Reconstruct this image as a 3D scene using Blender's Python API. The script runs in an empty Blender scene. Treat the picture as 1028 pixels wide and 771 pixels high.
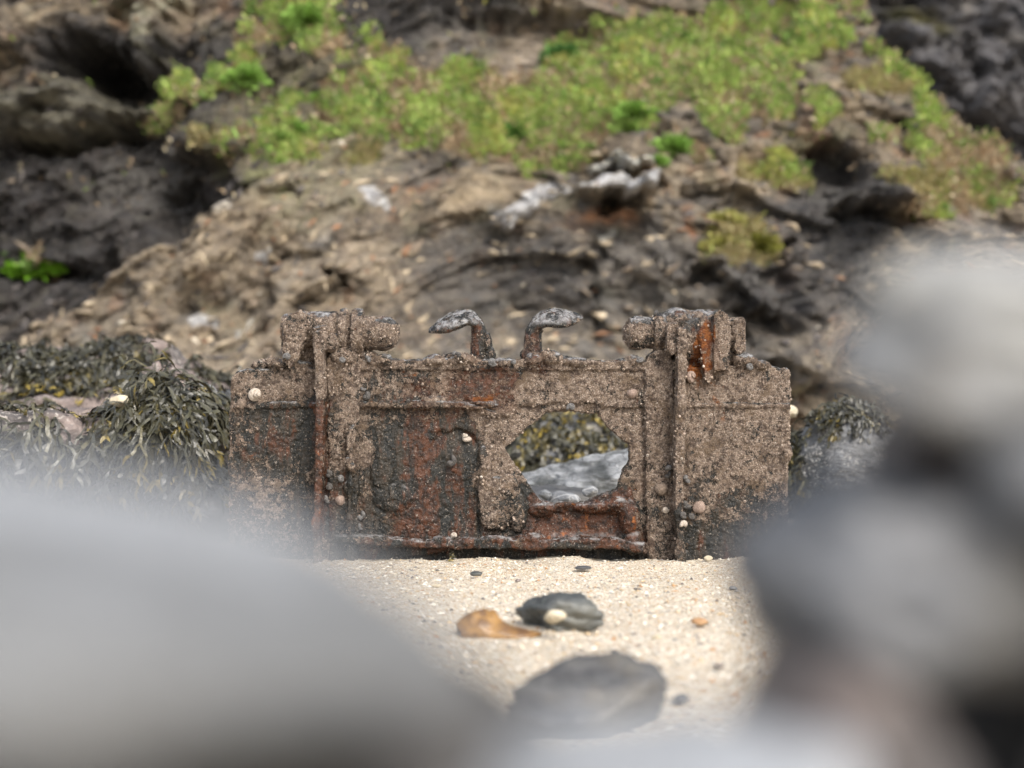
import bpy, bmesh, math, random
import numpy as np
from mathutils import Vector, Matrix
from mathutils.bvhtree import BVHTree
R = math.radians
PI = math.pi
sc = bpy.context.scene
C = sc.collection

# ------------------------------------------------------------------ camera, sky, sun, exposure
F = 50.0 / 36.0 * 1028.0          # pixels per unit tangent in the 1028 px wide photograph
CX, CY, CAMZ = 514.0, 385.5, 0.35
cam = bpy.data.cameras.new('camera'); camo = bpy.data.objects.new('camera', cam); C.objects.link(camo)
cam.lens = 50; cam.sensor_width = 36; cam.clip_start = 0.02; cam.clip_end = 500
camo.location = (0, 0, CAMZ); camo.rotation_euler = (R(90), 0, 0)
cam.dof.use_dof = True; cam.dof.focus_distance = 2.85; cam.dof.aperture_fstop = 2.4; cam.dof.aperture_blades = 0
sc.camera = camo

SUN_EL, SUN_AZ = 46.0, 32.0       # azimuth: degrees to the right of straight behind the camera
w = bpy.data.worlds.new("World"); sc.world = w; w.use_nodes = True
nt = w.node_tree; nt.nodes.clear()
sky = nt.nodes.new('ShaderNodeTexSky'); sky.sky_type = 'NISHITA'; sky.sun_disc = False
sky.sun_elevation = R(SUN_EL); sky.sun_rotation = R(180 - SUN_AZ)
sky.dust_density = 3.0; sky.air_density = 1.0; sky.ozone_density = 1.0
hs = nt.nodes.new('ShaderNodeHueSaturation'); hs.inputs['Saturation'].default_value = 0.5
bg = nt.nodes.new('ShaderNodeBackground'); bg.inputs['Strength'].default_value = 0.15
wo = nt.nodes.new('ShaderNodeOutputWorld')
nt.links.new(sky.outputs[0], hs.inputs['Color']); nt.links.new(hs.outputs[0], bg.inputs['Color']); nt.links.new(bg.outputs[0], wo.inputs['Surface'])
sl = bpy.data.lights.new('sun', 'SUN'); sl.energy = 1.35; sl.angle = R(24); sl.color = (1.0, 0.94, 0.85)
so = bpy.data.objects.new('sun', sl); C.objects.link(so)
a_ = R(SUN_AZ); e_ = R(SUN_EL)
sdir = Vector((math.sin(a_) * math.cos(e_), -math.cos(a_) * math.cos(e_), math.sin(e_)))   # towards the sun
so.rotation_euler = sdir.to_track_quat('Z', 'Y').to_euler(); so.location = sdir * 20
vs = sc.view_settings
vs.view_transform = 'Standard'; vs.look = 'None'; vs.exposure = 1.12; vs.gamma = 1.0; vs.use_curve_mapping = False
sc.render.engine = 'CYCLES'
sc.cycles.use_denoising = True
sc.cycles.max_bounces = 6; sc.cycles.diffuse_bounces = 3; sc.cycles.glossy_bounces = 2
sc.cycles.sample_clamp_indirect = 4.0

# ------------------------------------------------------------------ measuring and noise helpers
def wx(px, Y): return (px - CX) / F * Y
def wz(py, Y): return CAMZ - (py - CY) / F * Y
def P3(px, py, Y): return Vector((wx(px, Y), Y, wz(py, Y)))

def _hash(ix, iy, iz, seed):
    h = (ix.astype(np.int64) * 374761393 + iy.astype(np.int64) * 668265263 + iz.astype(np.int64) * 2147483647 % 4294967291 + seed * 1274126177) & 0xffffffff
    h = ((h ^ (h >> 13)) * 1274126177) & 0xffffffff
    h = ((h ^ (h >> 16)) * 2246822519) & 0xffffffff
    return (h ^ (h >> 13)) & 0xffffffff
def rnd(ix, iy, iz, seed): return _hash(ix, iy, iz, seed) / 4294967295.0

def noise3(p, seed=0):
    """value-gradient noise, about -1..1; p is (n,3)"""
    i = np.floor(p).astype(np.int64); f = p - i
    u = f * f * f * (f * (f * 6 - 15) + 10)
    out = np.zeros(len(p))
    for dx in (0, 1):
        for dy in (0, 1):
            for dz in (0, 1):
                h = _hash(i[:, 0] + dx, i[:, 1] + dy, i[:, 2] + dz, seed)
                gx = ((h & 1023) / 511.5) - 1; gy = (((h >> 10) & 1023) / 511.5) - 1; gz = (((h >> 20) & 1023) / 511.5) - 1
                d = gx * (f[:, 0] - dx) + gy * (f[:, 1] - dy) + gz * (f[:, 2] - dz)
                ww = (u[:, 0] if dx else 1 - u[:, 0]) * (u[:, 1] if dy else 1 - u[:, 1]) * (u[:, 2] if dz else 1 - u[:, 2])
                out += d * ww
    return out * 1.5
def fbm(p, freq=1.0, octv=4, seed=0, gain=0.5, lac=2.03):
    a, s, t = 1.0, np.zeros(len(p)), 0.0
    q = np.asarray(p, float) * freq
    for o in range(octv):
        s += a * noise3(q + 17.3 * o, seed + o); t += a
        a *= gain; q = q * lac
    return s / t
def ridged(p, freq=1.0, octv=4, seed=0, gain=0.5):
    a, s, t = 1.0, np.zeros(len(p)), 0.0
    q = np.asarray(p, float) * freq
    for o in range(octv):
        s += a * (1 - 2 * np.abs(noise3(q + 9.1 * o, seed + o))); t += a
        a *= gain; q = q * 2.1
    return s / t
def facets(uv, seed=0, tilt=1.0):
    """2-D cells, each a tilted plane: broken blocky rock; about -1..1, and the distance to the cell border"""
    i = np.floor(uv).astype(np.int64)
    best = np.full(len(uv), 9e9); sec = np.full(len(uv), 9e9); val = np.zeros(len(uv))
    for dx in (-1, 0, 1):
        for dy in (-1, 0, 1):
            cx = i[:, 0] + dx; cy = i[:, 1] + dy; z = cx * 0
            px = cx + 0.1 + 0.8 * rnd(cx, cy, z, seed); py = cy + 0.1 + 0.8 * rnd(cx, cy, z, seed + 1)
            ddx = uv[:, 0] - px; ddy = uv[:, 1] - py
            d = ddx * ddx + ddy * ddy
            v = (rnd(cx, cy, z, seed + 2) - .5) + tilt * (ddx * (rnd(cx, cy, z, seed + 3) - .5) * 2 + ddy * (rnd(cx, cy, z, seed + 4) - .5) * 2)
            nb = d < best
            sec = np.where(nb, best, np.minimum(sec, d)); val = np.where(nb, v, val); best = np.where(nb, d, best)
    return val, np.sqrt(sec) - np.sqrt(best)
def smooth(a, b, x):
    t = np.clip((x - a) / (b - a + 1e-9), 0, 1); return t * t * (3 - 2 * t)
def ell(px, py, cx, cy, rx, ry, ang=0.0):
    """1 in the middle of an ellipse, 0 at its rim and beyond (ang: degrees, + tips the right end up)"""
    c, s = math.cos(R(ang)), math.sin(R(ang))
    u = (px - cx) * c - (py - cy) * s; v = (px - cx) * s + (py - cy) * c
    return np.clip(1 - np.sqrt((u / rx) ** 2 + (v / ry) ** 2), 0, 1)
def inpoly(px, py, poly):
    ins = np.zeros(len(px), bool); n = len(poly)
    for k in range(n):
        x1, y1 = poly[k]; x2, y2 = poly[(k + 1) % n]
        if y1 == y2: continue
        c = ((y1 > py) != (y2 > py)) & (px < (x2 - x1) * (py - y1) / (y2 - y1) + x1)
        ins ^= c
    return ins

# ------------------------------------------------------------------ mesh helpers
def link(name, me, mat=None, parent=None, loc=None):
    """link a mesh (given in world coordinates) as an object standing at loc, or under parent"""
    o = bpy.data.objects.new(name, me); C.objects.link(o)
    off = Vector(loc) if loc is not None else Vector((0, 0, 0))
    if parent is not None:
        o.parent = parent; off = parent_origin(parent)
    me.transform(Matrix.Translation(-off))
    if parent is None: o.location = off
    if mat: 
        me.materials.clear(); me.materials.append(mat)
    return o
def parent_origin(p):
    v = Vector((0, 0, 0))
    while p is not None: v += p.location; p = p.parent
    return v
def tag(o, label=None, cat=None, group=None, kind=None):
    if label: o['label'] = label
    if cat: o['category'] = cat
    if group: o['group'] = group
    if kind: o['kind'] = kind
    return o
def pydata(name, v, f, smoothed=True):
    me = bpy.data.meshes.new(name); me.from_pydata([tuple(q) for q in v], [], f); me.update()
    if smoothed: me.polygons.foreach_set('use_smooth', [True] * len(me.polygons))
    return me
def quads_mesh(name, V, Fq, smoothed=True):
    me = bpy.data.meshes.new(name)
    V = np.asarray(V, np.float32); Fq = np.asarray(Fq, np.int32); k = Fq.shape[1]
    me.vertices.add(len(V)); me.vertices.foreach_set('co', V.ravel())
    me.loops.add(Fq.size); me.loops.foreach_set('vertex_index', Fq.ravel())
    me.polygons.add(len(Fq)); me.polygons.foreach_set('loop_start', np.arange(0, Fq.size, k, dtype=np.int32))
    me.polygons.foreach_set('loop_total', np.full(len(Fq), k, np.int32))
    me.update(calc_edges=True); me.validate()
    me.polygons.foreach_set('use_smooth', [smoothed] * len(me.polygons))
    return me
def co(me):
    a = np.empty(len(me.vertices) * 3); me.vertices.foreach_get('co', a); return a.reshape(-1, 3)
def nor(me):
    a = np.empty(len(me.vertices) * 3); me.vertices.foreach_get('normal', a); return a.reshape(-1, 3)
def setco(me, v):
    me.vertices.foreach_set('co', np.asarray(v, np.float32).ravel()); me.update()
def fattr(me, name, v):
    at = me.attributes.new(name, 'FLOAT', 'POINT'); at.data.foreach_set('value', np.asarray(v, np.float32))
def cattr(me, name, v):
    at = me.attributes.new(name, 'FLOAT_COLOR', 'POINT')
    q = np.ones((len(v), 4), np.float32); q[:, :3] = v; at.data.foreach_set('color', q.ravel())
def grid_faces(nx, ny):
    i = np.arange(nx - 1)[None, :] + nx * np.arange(ny - 1)[:, None]
    return np.stack([i, i + 1, i + 1 + nx, i + nx], -1).reshape(-1, 4)

def prism(bm, pts, y0, y1):
    """closed polygon (x,z) extruded from depth y0 to y1"""
    a = [bm.verts.new((x, y0, z)) for x, z in pts]; b = [bm.verts.new((x, y1, z)) for x, z in pts]
    n = len(pts)
    f1 = bm.faces.new(a); f2 = bm.faces.new(b[::-1])
    fs = [f1, f2] + [bm.faces.new((a[i], b[i], b[(i + 1) % n], a[(i + 1) % n])) for i in range(n)]
    bmesh.ops.recalc_face_normals(bm, faces=fs)
def ball(bm, c, r, rot=None, seg=20):
    m = Matrix.Translation(c) @ (rot.to_4x4() if rot else Matrix.Identity(4)) @ Matrix.Diagonal((*r, 1))
    bmesh.ops.create_uvsphere(bm, u_segments=seg, v_segments=seg // 2 + 2, radius=1, matrix=m)
def cyl(bm, p0, p1, r0, r1=None, seg=24):
    r1 = r0 if r1 is None else r1
    p0 = Vector(p0); p1 = Vector(p1); d = p1 - p0
    m = Matrix.Translation((p0 + p1) / 2) @ d.to_track_quat('Z', 'Y').to_matrix().to_4x4()
    bmesh.ops.create_cone(bm, cap_ends=True, segments=seg, radius1=r0, radius2=r1, depth=d.length, matrix=m)
def fused(name, bm, voxel, sm_it=3, fac=0.5):
    """one skin over everything in bm (voxel remesh), edges worn round"""
    me = bpy.data.meshes.new(name); bm.to_mesh(me); bm.free()
    o = bpy.data.objects.new('tmp', me); C.objects.link(o)
    m = o.modifiers.new('r', 'REMESH'); m.mode = 'VOXEL'; m.voxel_size = voxel; m.use_smooth_shade = True
    s = o.modifiers.new('s', 'SMOOTH'); s.factor = fac; s.iterations = sm_it
    dg = bpy.context.evaluated_depsgraph_get(); dg.update()
    out = bpy.data.meshes.new_from_object(o.evaluated_get(dg)); out.name = name
    bpy.data.objects.remove(o); bpy.data.meshes.remove(me)
    out.polygons.foreach_set('use_smooth', [True] * len(out.polygons))
    return out
_ico = {}
def ico(sub):
    if sub not in _ico:
        bm = bmesh.new(); bmesh.ops.create_icosphere(bm, subdivisions=sub, radius=1); me = bpy.data.meshes.new('i'); bm.to_mesh(me); bm.free()
        f = np.empty(len(me.polygons) * 3, np.int32); me.polygons.foreach_get('vertices', f)
        _ico[sub] = (co(me), f.reshape(-1, 3)); bpy.data.meshes.remove(me)
    return _ico[sub]
def rock_mesh(name, c, r, seed, sub=5, planes=16, sharp=14, flat=0.25, rough=0.05, freq=2.2, rot=0.0, strata=0.0):
    """a boulder: a sphere cut by random planes, worn round, then roughened; r = half sizes in metres"""
    d, f = ico(sub)
    rs = np.random.RandomState(seed)
    n = rs.normal(size=(planes, 3)); n /= np.linalg.norm(n, axis=1)[:, None]
    h = 1 - flat * rs.rand(planes)
    dots = np.clip(d @ n.T, 0.02, None)
    q = np.concatenate([h[None, :] / dots, np.ones((len(d), 1)) * 1.08], 1)
    rad = (np.sum(q ** (-sharp), 1)) ** (-1.0 / sharp)
    v = d * rad[:, None]
    k = fbm(v, freq, 5, seed) * rough * 2.2 + ridged(v, freq * 1.7, 4, seed + 5) * rough * .8
    if strata:
        sv = v @ np.array([0.25, 0.2, 1.0]) * 9 + fbm(v, 1.5, 3, seed + 9) * 2.5
        k += strata * (np.abs((sv % 1) - .5) * 2 - .5)
    v = v * (1 + k)[:, None]
    v = v * np.array(r)
    cr, sr = math.cos(rot), math.sin(rot)
    v = np.stack([v[:, 0] * cr - v[:, 1] * sr, v[:, 0] * sr + v[:, 1] * cr, v[:, 2]], 1) + np.array(c)
    return quads_mesh(name, v, f)

# ------------------------------------------------------------------ material helpers
class NT:
    def __init__(s, name):
        s.m = bpy.data.materials.new(name); s.m.use_nodes = True; s.t = s.m.node_tree; s.t.nodes.clear()
        s.o = s.n('ShaderNodeOutputMaterial'); s.b = s.n('ShaderNodeBsdfPrincipled'); s.l(s.b.outputs[0], s.o.inputs['Surface'])
        s.tc = s.n('ShaderNodeTexCoord')
    def n(s, t, **k):
        x = s.t.nodes.new(t)
        for a, v in k.items(): setattr(x, a, v)
        return x
    def l(s, a, b): s.t.links.new(a, b)
    def put(s, sock, v):
        if hasattr(v, 'is_output') or isinstance(v, bpy.types.NodeSocket): s.l(v, sock)
        elif isinstance(v, tuple) and len(v) == 3 and sock.type == 'RGBA': sock.default_value = (*v, 1)
        else: sock.default_value = v
    def noise(s, scale, detail=4, rough=0.55, vec=None, dist=0.0):
        x = s.n('ShaderNodeTexNoise'); s.put(x.inputs['Vector'], vec if vec is not None else s.tc.outputs['Object'])
        x.inputs['Scale'].default_value = scale; x.inputs['Detail'].default_value = detail; x.inputs['Roughness'].default_value = rough; x.inputs['Distortion'].default_value = dist
        return x.outputs['Fac']
    def vor(s, scale, feature='F1', out='Distance', vec=None):
        x = s.n('ShaderNodeTexVoronoi', feature=feature); s.put(x.inputs['Vector'], vec if vec is not None else s.tc.outputs['Object'])
        x.inputs['Scale'].default_value = scale; return x.outputs[out]
    def mapv(s, scale=(1, 1, 1), rot=(0, 0, 0)):
        x = s.n('ShaderNodeMapping'); s.l(s.tc.outputs['Object'], x.inputs['Vector']); x.inputs['Scale'].default_value = scale; x.inputs['Rotation'].default_value = rot
        return x.outputs[0]
    def ramp(s, v, a, b, lo=0.0, hi=1.0):
        x = s.n('ShaderNodeMapRange', interpolation_type='SMOOTHSTEP'); s.put(x.inputs['Value'], v)
        x.inputs['From Min'].default_value = a; x.inputs['From Max'].default_value = b; x.inputs['To Min'].default_value = lo; x.inputs['To Max'].default_value = hi
        return x.outputs[0]
    def math(s, op, a, b=0.0):
        x = s.n('ShaderNodeMath', operation=op); s.put(x.inputs[0], a); s.put(x.inputs[1], b); return x.outputs[0]
    def mix(s, f, a, b, blend='MIX'):
        x = s.n('ShaderNodeMix', data_type='RGBA', blend_type=blend); s.put(x.inputs[0], f); s.put(x.inputs[6], a); s.put(x.inputs[7], b); return x.outputs[2]
    def attr(s, name, out='Fac'):
        x = s.n('ShaderNodeAttribute', attribute_name=name); return x.outputs[out]
    def bump(s, h, dist=0.01, strength=1.0, prev=None):
        x = s.n('ShaderNodeBump'); s.put(x.inputs['Height'], h); x.inputs['Distance'].default_value = dist; x.inputs['Strength'].default_value = strength
        if prev is not None: s.l(prev, x.inputs['Normal'])
        return x.outputs[0]
    def done(s, col=None, rough=None, normal=None, spec=None):
        if col is not None: s.put(s.b.inputs['Base Color'], col)
        if rough is not None: s.put(s.b.inputs['Roughness'], rough)
        if normal is not None: s.l(normal, s.b.inputs['Normal'])
        if spec is not None: s.put(s.b.inputs['Specular IOR Level'], spec)
        return s.m

def mat_rock(name, c1, c2, c3=None, scale=6.0, rough=0.8, bump=0.006, vein=None, spots=None, stretch=(1, 1, 2.2)):
    s = NT(name); v = s.mapv(stretch, (0.3, 0.4, 0))
    n1 = s.noise(scale, 6, .62, v, .4); n2 = s.noise(scale * 5, 5, .6); n3 = s.noise(scale * .6, 3, .5)
    col = s.mix(s.ramp(n1, .35, .65), c1, c2)
    if c3: col = s.mix(s.ramp(n3, .48, .66), col, c3)
    if vein:
        q = s.vor(scale * .8, 'DISTANCE_TO_EDGE', 'Distance', s.mapv((1, 1, 3.5), (.5, .35, .2)))
        col = s.mix(s.ramp(q, .03, .0, 0, .8), col, vein)
    if spots: col = s.mix(s.math('MULTIPLY', s.ramp(s.noise(scale * 9, 3, .6), .54, .62), s.ramp(n3, .4, .6)), col, spots)
    col = s.mix(s.ramp(n2, .3, .7, 0, .45), col, s.mix(1.0, col, (.45, .43, .42), 'MULTIPLY'))
    h = s.math('ADD', s.math('MULTIPLY', n1, 1.0), s.math('MULTIPLY', n2, .35))
    return s.done(col, rough, s.bump(h, bump * 4, .8))

# vertex-coloured rock (cliffs): the colours are those of the beds, soils and growths themselves
def mat_cliff(name='cliff_rock'):
    s = NT(name); c = s.attr('tint', 'Color'); wet = s.attr('wet')
    n1 = s.noise(7, 7, .65, s.mapv((1, 1, 2.5), (0, R(32), 0)), .6); n2 = s.noise(30, 5, .65)
    c = s.mix(s.ramp(n1, .36, .64), s.mix(1.0, c, (.62, .60, .60), 'MULTIPLY'), s.mix(1.0, c, (1.35, 1.33, 1.3), 'MULTIPLY'))
    c = s.mix(s.ramp(n2, .56, .68, 0, .5), c, (.34, .30, .24))
    c = s.mix(s.ramp(n2, .44, .34, 0, .6), c, (.02, .02, .02))
    h = s.math('ADD', n1, s.math('MULTIPLY', n2, .5))
    return s.done(c, s.ramp(wet, 0, 1, .85, .45), s.bump(h, .16, 1.0))
M_cliff = mat_cliff()

def mat_sand():
    s = NT('shell_sand')
    n0 = s.noise(3, 4, .5); n1 = s.noise(260, 3, .7); n2 = s.noise(28, 4, .6)
    vc = s.vor(420, 'F1', 'Color')
    sp = s.n('ShaderNodeSeparateColor'); s.l(vc, sp.inputs[0])
    col = s.mix(s.ramp(n0, .35, .65), (.50, .43, .315), (.60, .525, .40))
    col = s.mix(s.ramp(n2, .5, .68, 0, .55), col, (.50, .41, .29))
    col = s.mix(s.ramp(sp.outputs[0], .80, .93), col, (.17, .14, .12))
    col = s.mix(s.ramp(sp.outputs[1], .78, .9), col, (.42, .25, .12))
    col = s.mix(s.ramp(sp.outputs[2], .7, .9), col, (.78, .74, .66))
    h = s.math('ADD', n1, s.math('MULTIPLY', n2, 2.5))
    return s.done(col, .9, s.bump(h, .007, .8))
M_sand = mat_sand()

def mat_attr(name, rough=.6, nscale=60, lo=.7, hi=1.25, bump=.0, spec=None, back=None):
    s = NT(name); c = s.attr('tint', 'Color'); n = s.noise(nscale, 3, .6)
    c = s.mix(s.ramp(n, .3, .7), s.mix(1.0, c, (lo, lo, lo), 'MULTIPLY'), s.mix(1.0, c, (hi, hi, hi), 'MULTIPLY'))
    return s.done(c, rough, s.bump(n, bump, .7) if bump else None, spec)
M_grass = mat_attr('grass_blades', .95, 20, .8, 1.15, spec=.15)
M_grit = mat_attr('shell_grit', .65, 300)
M_weed = mat_attr('wrack_fronds', .36, 90, .75, 1.2, .003, .6)

def mat_iron():
    """rusted iron, wet where bare, overgrown with a grainy crust of tiny barnacles"""
    s = NT('crusted_iron')
    crust = s.attr('crust'); rust = s.attr('rust'); orange = s.attr('orange'); top_sheen = s.attr('top_sheen')
    g1 = s.noise(95, 5, .72, None, .3); g2 = s.noise(420, 2, .6); big = s.noise(11, 5, .6)
    vd = s.vor(330, 'DISTANCE_TO_EDGE'); vc = s.vor(330, 'F1', 'Color')
    sp = s.n('ShaderNodeSeparateColor'); s.l(vc, sp.inputs[0])
    g = s.math('ADD', s.math('MULTIPLY', g1, .72), s.math('MULTIPLY', g2, .28))
    g = s.math('ADD', g, s.math('MULTIPLY', s.math('SUBTRACT', big, .5), .35))
    g = s.math('ADD', g, s.math('MULTIPLY', s.math('SUBTRACT', s.noise(36, 4, .6), .5), .35))
    gm = s.ramp(g, .28, .72)
    gm.node.interpolation_type = 'LINEAR'
    m = s.ramp(s.math('ADD', gm, s.math('SUBTRACT', crust, 1.0)), -.05, .05)
    # crust colours
    cc = s.mix(s.ramp(sp.outputs[0], .2, .9), (.31, .232, .172), (.50, .40, .315))
    cc = s.mix(s.ramp(sp.outputs[1], .82, .95), cc, (.52, .43, .35))
    cc = s.mix(s.ramp(s.noise(24, 4, .6), .52, .66, 0, .7), cc, (.16, .11, .062))
    cc = s.mix(s.ramp(vd, .10, .02, 0, .75), cc, (.07, .045, .03))
    cc = s.mix(s.ramp(s.noise(85, 7, .82), .48, .57, 0, .82), cc, (.06, .042, .033))
    cc = s.mix(s.math('MULTIPLY', rust, .4), cc, (.15, .068, .034))
    # bare iron
    st = s.noise(30, 5, .65, s.mapv((1.6, 1.6, .35)))
    bc = s.mix(s.ramp(st, .42, .6), (.010, .010, .008), (.036, .028, .019))
    rm = s.math('ADD', rust, s.math('MULTIPLY', s.math('SUBTRACT', st, .5), 3.4))
    bc = s.mix(s.ramp(rm, .35, .75), bc, s.mix(s.ramp(s.noise(55, 5, .7), .4, .6), (.020, .010, .006), (.078, .029, .013)))
    oc = s.mix(s.ramp(s.noise(70, 4, .7), .4, .6), (.28, .095, .022), (.13, .038, .013))
    om = s.ramp(s.math('ADD', orange, s.math('MULTIPLY', s.math('SUBTRACT', s.noise(45, 6, .75), .5), 3.0)), .5, .9)
    pl = s.math('MULTIPLY', top_sheen, s.ramp(s.noise(38, 5, .7), .42, .56))  # pale mineral film and sky sheen painted into the colour of upward faces
    pc = s.mix(s.ramp(s.noise(90, 5, .7), .42, .58), (.14, .13, .125), (.31, .305, .30))
    bc = s.mix(s.math('MULTIPLY', pl, .85), bc, pc)
    gl = s.ramp(s.noise(240, 3, .7), .60, .68, 0, .75)
    bc = s.mix(gl, bc, (.34, .29, .24))
    col = s.mix(m, bc, cc); col = s.mix(om, col, oc)
    rough = s.mix(m, s.ramp(g2, .3, .7, .12, .34), (.85, .85, .85))
    rough = s.mix(s.math('MULTIPLY', top_sheen, s.ramp(g1, .66, .5)), rough, (.2, .2, .2))
    h = s.math('ADD', s.math('MULTIPLY', m, .55), s.math('MULTIPLY', s.math('MULTIPLY', m, s.ramp(vd, 0, .3)), .5))
    h = s.math('ADD', h, s.math('MULTIPLY', g1, .9))
    nrm = s.bump(h, .006, 1.0, s.bump(st, .006, .6))
    return s.done(col, rough, nrm, .36)
M_iron = mat_iron()

# ================================================================== THE SETTING
# ---- sand: one sheet, finer near the wreck
def spaced(a, b, n, lo, hi, nfar):
    return np.unique(np.concatenate([np.linspace(a, lo, nfar), np.linspace(lo, hi, n), np.linspace(hi, b, nfar)]))
def sand_h(x, y):
    p = np.stack([x, y, x * 0], 1)
    h = fbm(p, .8, 3, 3) * .012 + fbm(p, 6, 4, 5) * .010 + .008 * np.exp(-((y - 2.835) / .04) ** 2) * smooth(-.3, .4, fbm(p, 7, 3, 6)) - .012 * np.exp(-((y - 2.70) / .08) ** 2) * smooth(-.1, .4, fbm(p, 2.5, 3, 7)) + fbm(p, 26, 3, 8) * .004
    near = smooth(1.9, 1.2, y)
    h = h * (1 - .3 * near)
    h -= .004
    return h
gx = spaced(-60, 60, 420, -2.4, 2.4, 30); gy = spaced(-40, 90, 520, .15, 5.2, 30)
X, Yg = np.meshgrid(gx, gy); hh = sand_h(X.ravel(), Yg.ravel())
me = quads_mesh('sand', np.stack([X.ravel(), Yg.ravel(), hh], 1), grid_faces(len(gx), len(gy)))
tag(link('sand', me, M_sand), kind='structure')

# ---- cliff
def yb(x, z): return 7.6 + .42 * z + .02 * x * x        # the mean face, leaning back
cxs = np.arange(-6.4, 6.41, .0135); czs = np.arange(-.3, 5.3, .0135)
X, Z = np.meshgrid(cxs, czs); x = X.ravel(); z = Z.ravel(); y0 = yb(x, z)
tex = np.stack([x, z, x * 0], 1)
Dlow = fbm(tex, .55, 4, 45) * .7
ye = y0 - Dlow
px = CX + F * x / ye; py = CY - F * (z - CAMZ) / ye
ye = ye - .35 - .3 * smooth(300, 420, py) - .3 * smooth(-14, 10, (py - 322) + (px - 40) * .72) * smooth(470, 330, px) * smooth(150, 200, py)
px = CX + F * x / ye; py = CY - F * (z - CAMZ) / ye
pw = np.stack([px, py, px * 0], 1)
wpx = px + fbm(pw, 1 / 60, 4, 21) * 26 + fbm(pw, 1 / 14, 4, 25) * 14
wpy = py + fbm(pw, 1 / 60, 4, 31) * 22 + fbm(pw, 1 / 14, 4, 35) * 13
G = np.zeros(len(x))                                        # green cover
for poly in [
    [(340, 62), (372, 30), (400, 36), (402, 62), (430, 66), (478, 50), (520, 66), (556, 74), (566, 30), (590, 8), (640, 4), (700, 8), (760, -30), (800, 40), (810, 78), (808, 104), (782, 116), (757, 108), (738, 128), (712, 118), (690, 92), (668, 96), (640, 110), (612, 128), (578, 158), (532, 165), (500, 138), (466, 155), (436, 136), (418, 124), (398, 138), (372, 138), (352, 112), (322, 104), (318, 76)],
    [(318, 60), (345, 66), (360, 110), (340, 128), (322, 118)],
    [(560, 60), (600, 55), (640, 100), (600, 130), (560, 120)],
    [(222, 25), (246, 16), (268, 14), (262, 30), (250, 45), (238, 72), (224, 66), (230, 44)],
    [(290, -8), (326, -8), (326, 10), (348, 36), (330, 46), (296, 40), (286, 12)],
    [(128, 124), (150, 98), (178, 74), (192, 78), (184, 90), (152, 108), (140, 124)],
    [(676, 138), (700, 132), (730, 158), (704, 160), (686, 150)],
    [(740, 156), (790, 148), (824, 170), (782, 176), (744, 172)],
    [(740, 0), (830, -20), (870, 20), (840, 34), (800, 20)],
    [(890, 30), (912, 48), (940, 84), (972, 116), (1032, 140), (1032, 190), (1000, 200), (968, 178), (940, 140), (930, 100)],
    [(905, 196), (975, 192), (982, 206), (930, 212)],
    [(266, 118), (310, 112), (312, 150), (262, 154)],
    [(0, 252), (16, 250), (16, 275), (0, 278)],
]:
    G = np.maximum(G, inpoly(wpx, wpy, poly).astype(float))
yel = np.zeros(len(x))
for poly in [[(712, 238), (742, 212), (756, 222), (796, 238), (792, 248), (730, 250), (712, 246)], [(180, 128), (216, 136), (240, 116), (226, 134), (206, 142)],
             [(860, 60), (905, 56), (930, 90), (900, 84), (870, 80)], [(740, 164), (824, 166), (820, 178), (744, 174)], [(340, 150), (372, 140), (366, 156), (340, 160)], [(900, 160), (960, 170), (980, 200), (920, 190)]]:
    yel = np.maximum(yel, inpoly(wpx, wpy, poly).astype(float))
gp = fbm(tex, 5, 5, 41); al0 = x * math.cos(R(-50)) + z * math.sin(R(-50)); ac0 = -x * math.sin(R(-50)) + z * math.cos(R(-50))
G = np.maximum(G, (smooth(0, .25, ell(px, py, 290, 70, 120, 110, 20)) * (fbm(tex, 3.2, 4, 39) > .20)).astype(float))
G = np.maximum(G, (smooth(0, .25, ell(px, py, 860, 60, 110, 90, 0)) * (fbm(tex, 3.6, 4, 38) > .18)).astype(float))
gd = fbm(np.stack([al0 * 1.2, ac0 * 4, x * 0], 1), 2.2, 4, 40)
patch = smooth(-.03, .10, .6 * gp + .025 + .5 * gd + .26 * fbm(tex, 17, 4, 42))
right_side = smooth(915, 960, px)
olive = np.clip(yel + .6 * G * right_side * smooth(-.2, .3, fbm(tex, 3, 4, 48)), 0, 1)
rdx = np.interp(px, [893, 897, 925, 955, 985, 1028, 1100], [0, 36, 62, 92, 112, 136, 168])
crest = smooth(34, 8, py - rdx) * (px > 900)
Gf = G * patch * (1 - right_side * (1 - crest) * (1 - smooth(-.12, .2, fbm(tex, 4.5, 4, 46))))
# form: broad bulges, dipping beds (up to the right on the left half), broken blocks
ca, sa = math.cos(R(33)), math.sin(R(33))
al = x * ca + z * sa; ac = -x * sa + z * ca
dip = smooth(300, 700, px)
u2 = np.where(px < 9999, al * (1 - dip) + x * dip, 0); v2 = ac * (1 - dip) + (z + .12 * x) * dip
warp = fbm(tex, 1.3, 4, 51) * .35
st = np.stack([u2 * .9, (v2 + warp * .5) * 4.2, x * 0], 1)
beds = ridged(st, 1.0, 5, 55)
fa, fe = facets(np.stack([u2 * 1.6 + warp, v2 * 3.2 + warp], 1), 61, 1.3)
fb, feb = facets(np.stack([u2 * 4.2 + warp * 2, v2 * 8 + warp * 2], 1), 71, 1.3)
rocky = 1 - .85 * np.clip(G, 0, 1)
fcc, fec = facets(np.stack([u2 * 9 + warp * 5, v2 * 15 + warp * 5], 1), 75, 1.2)
fdd, fed = facets(np.stack([u2 * 19 + warp * 9, v2 * 30 + warp * 9], 1), 78, 1.0)
crack = smooth(.10, .0, fe) * .6 + smooth(.10, .0, feb) * .5
jag_ = fbm(tex, 9, 5, 47, .62)
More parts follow.
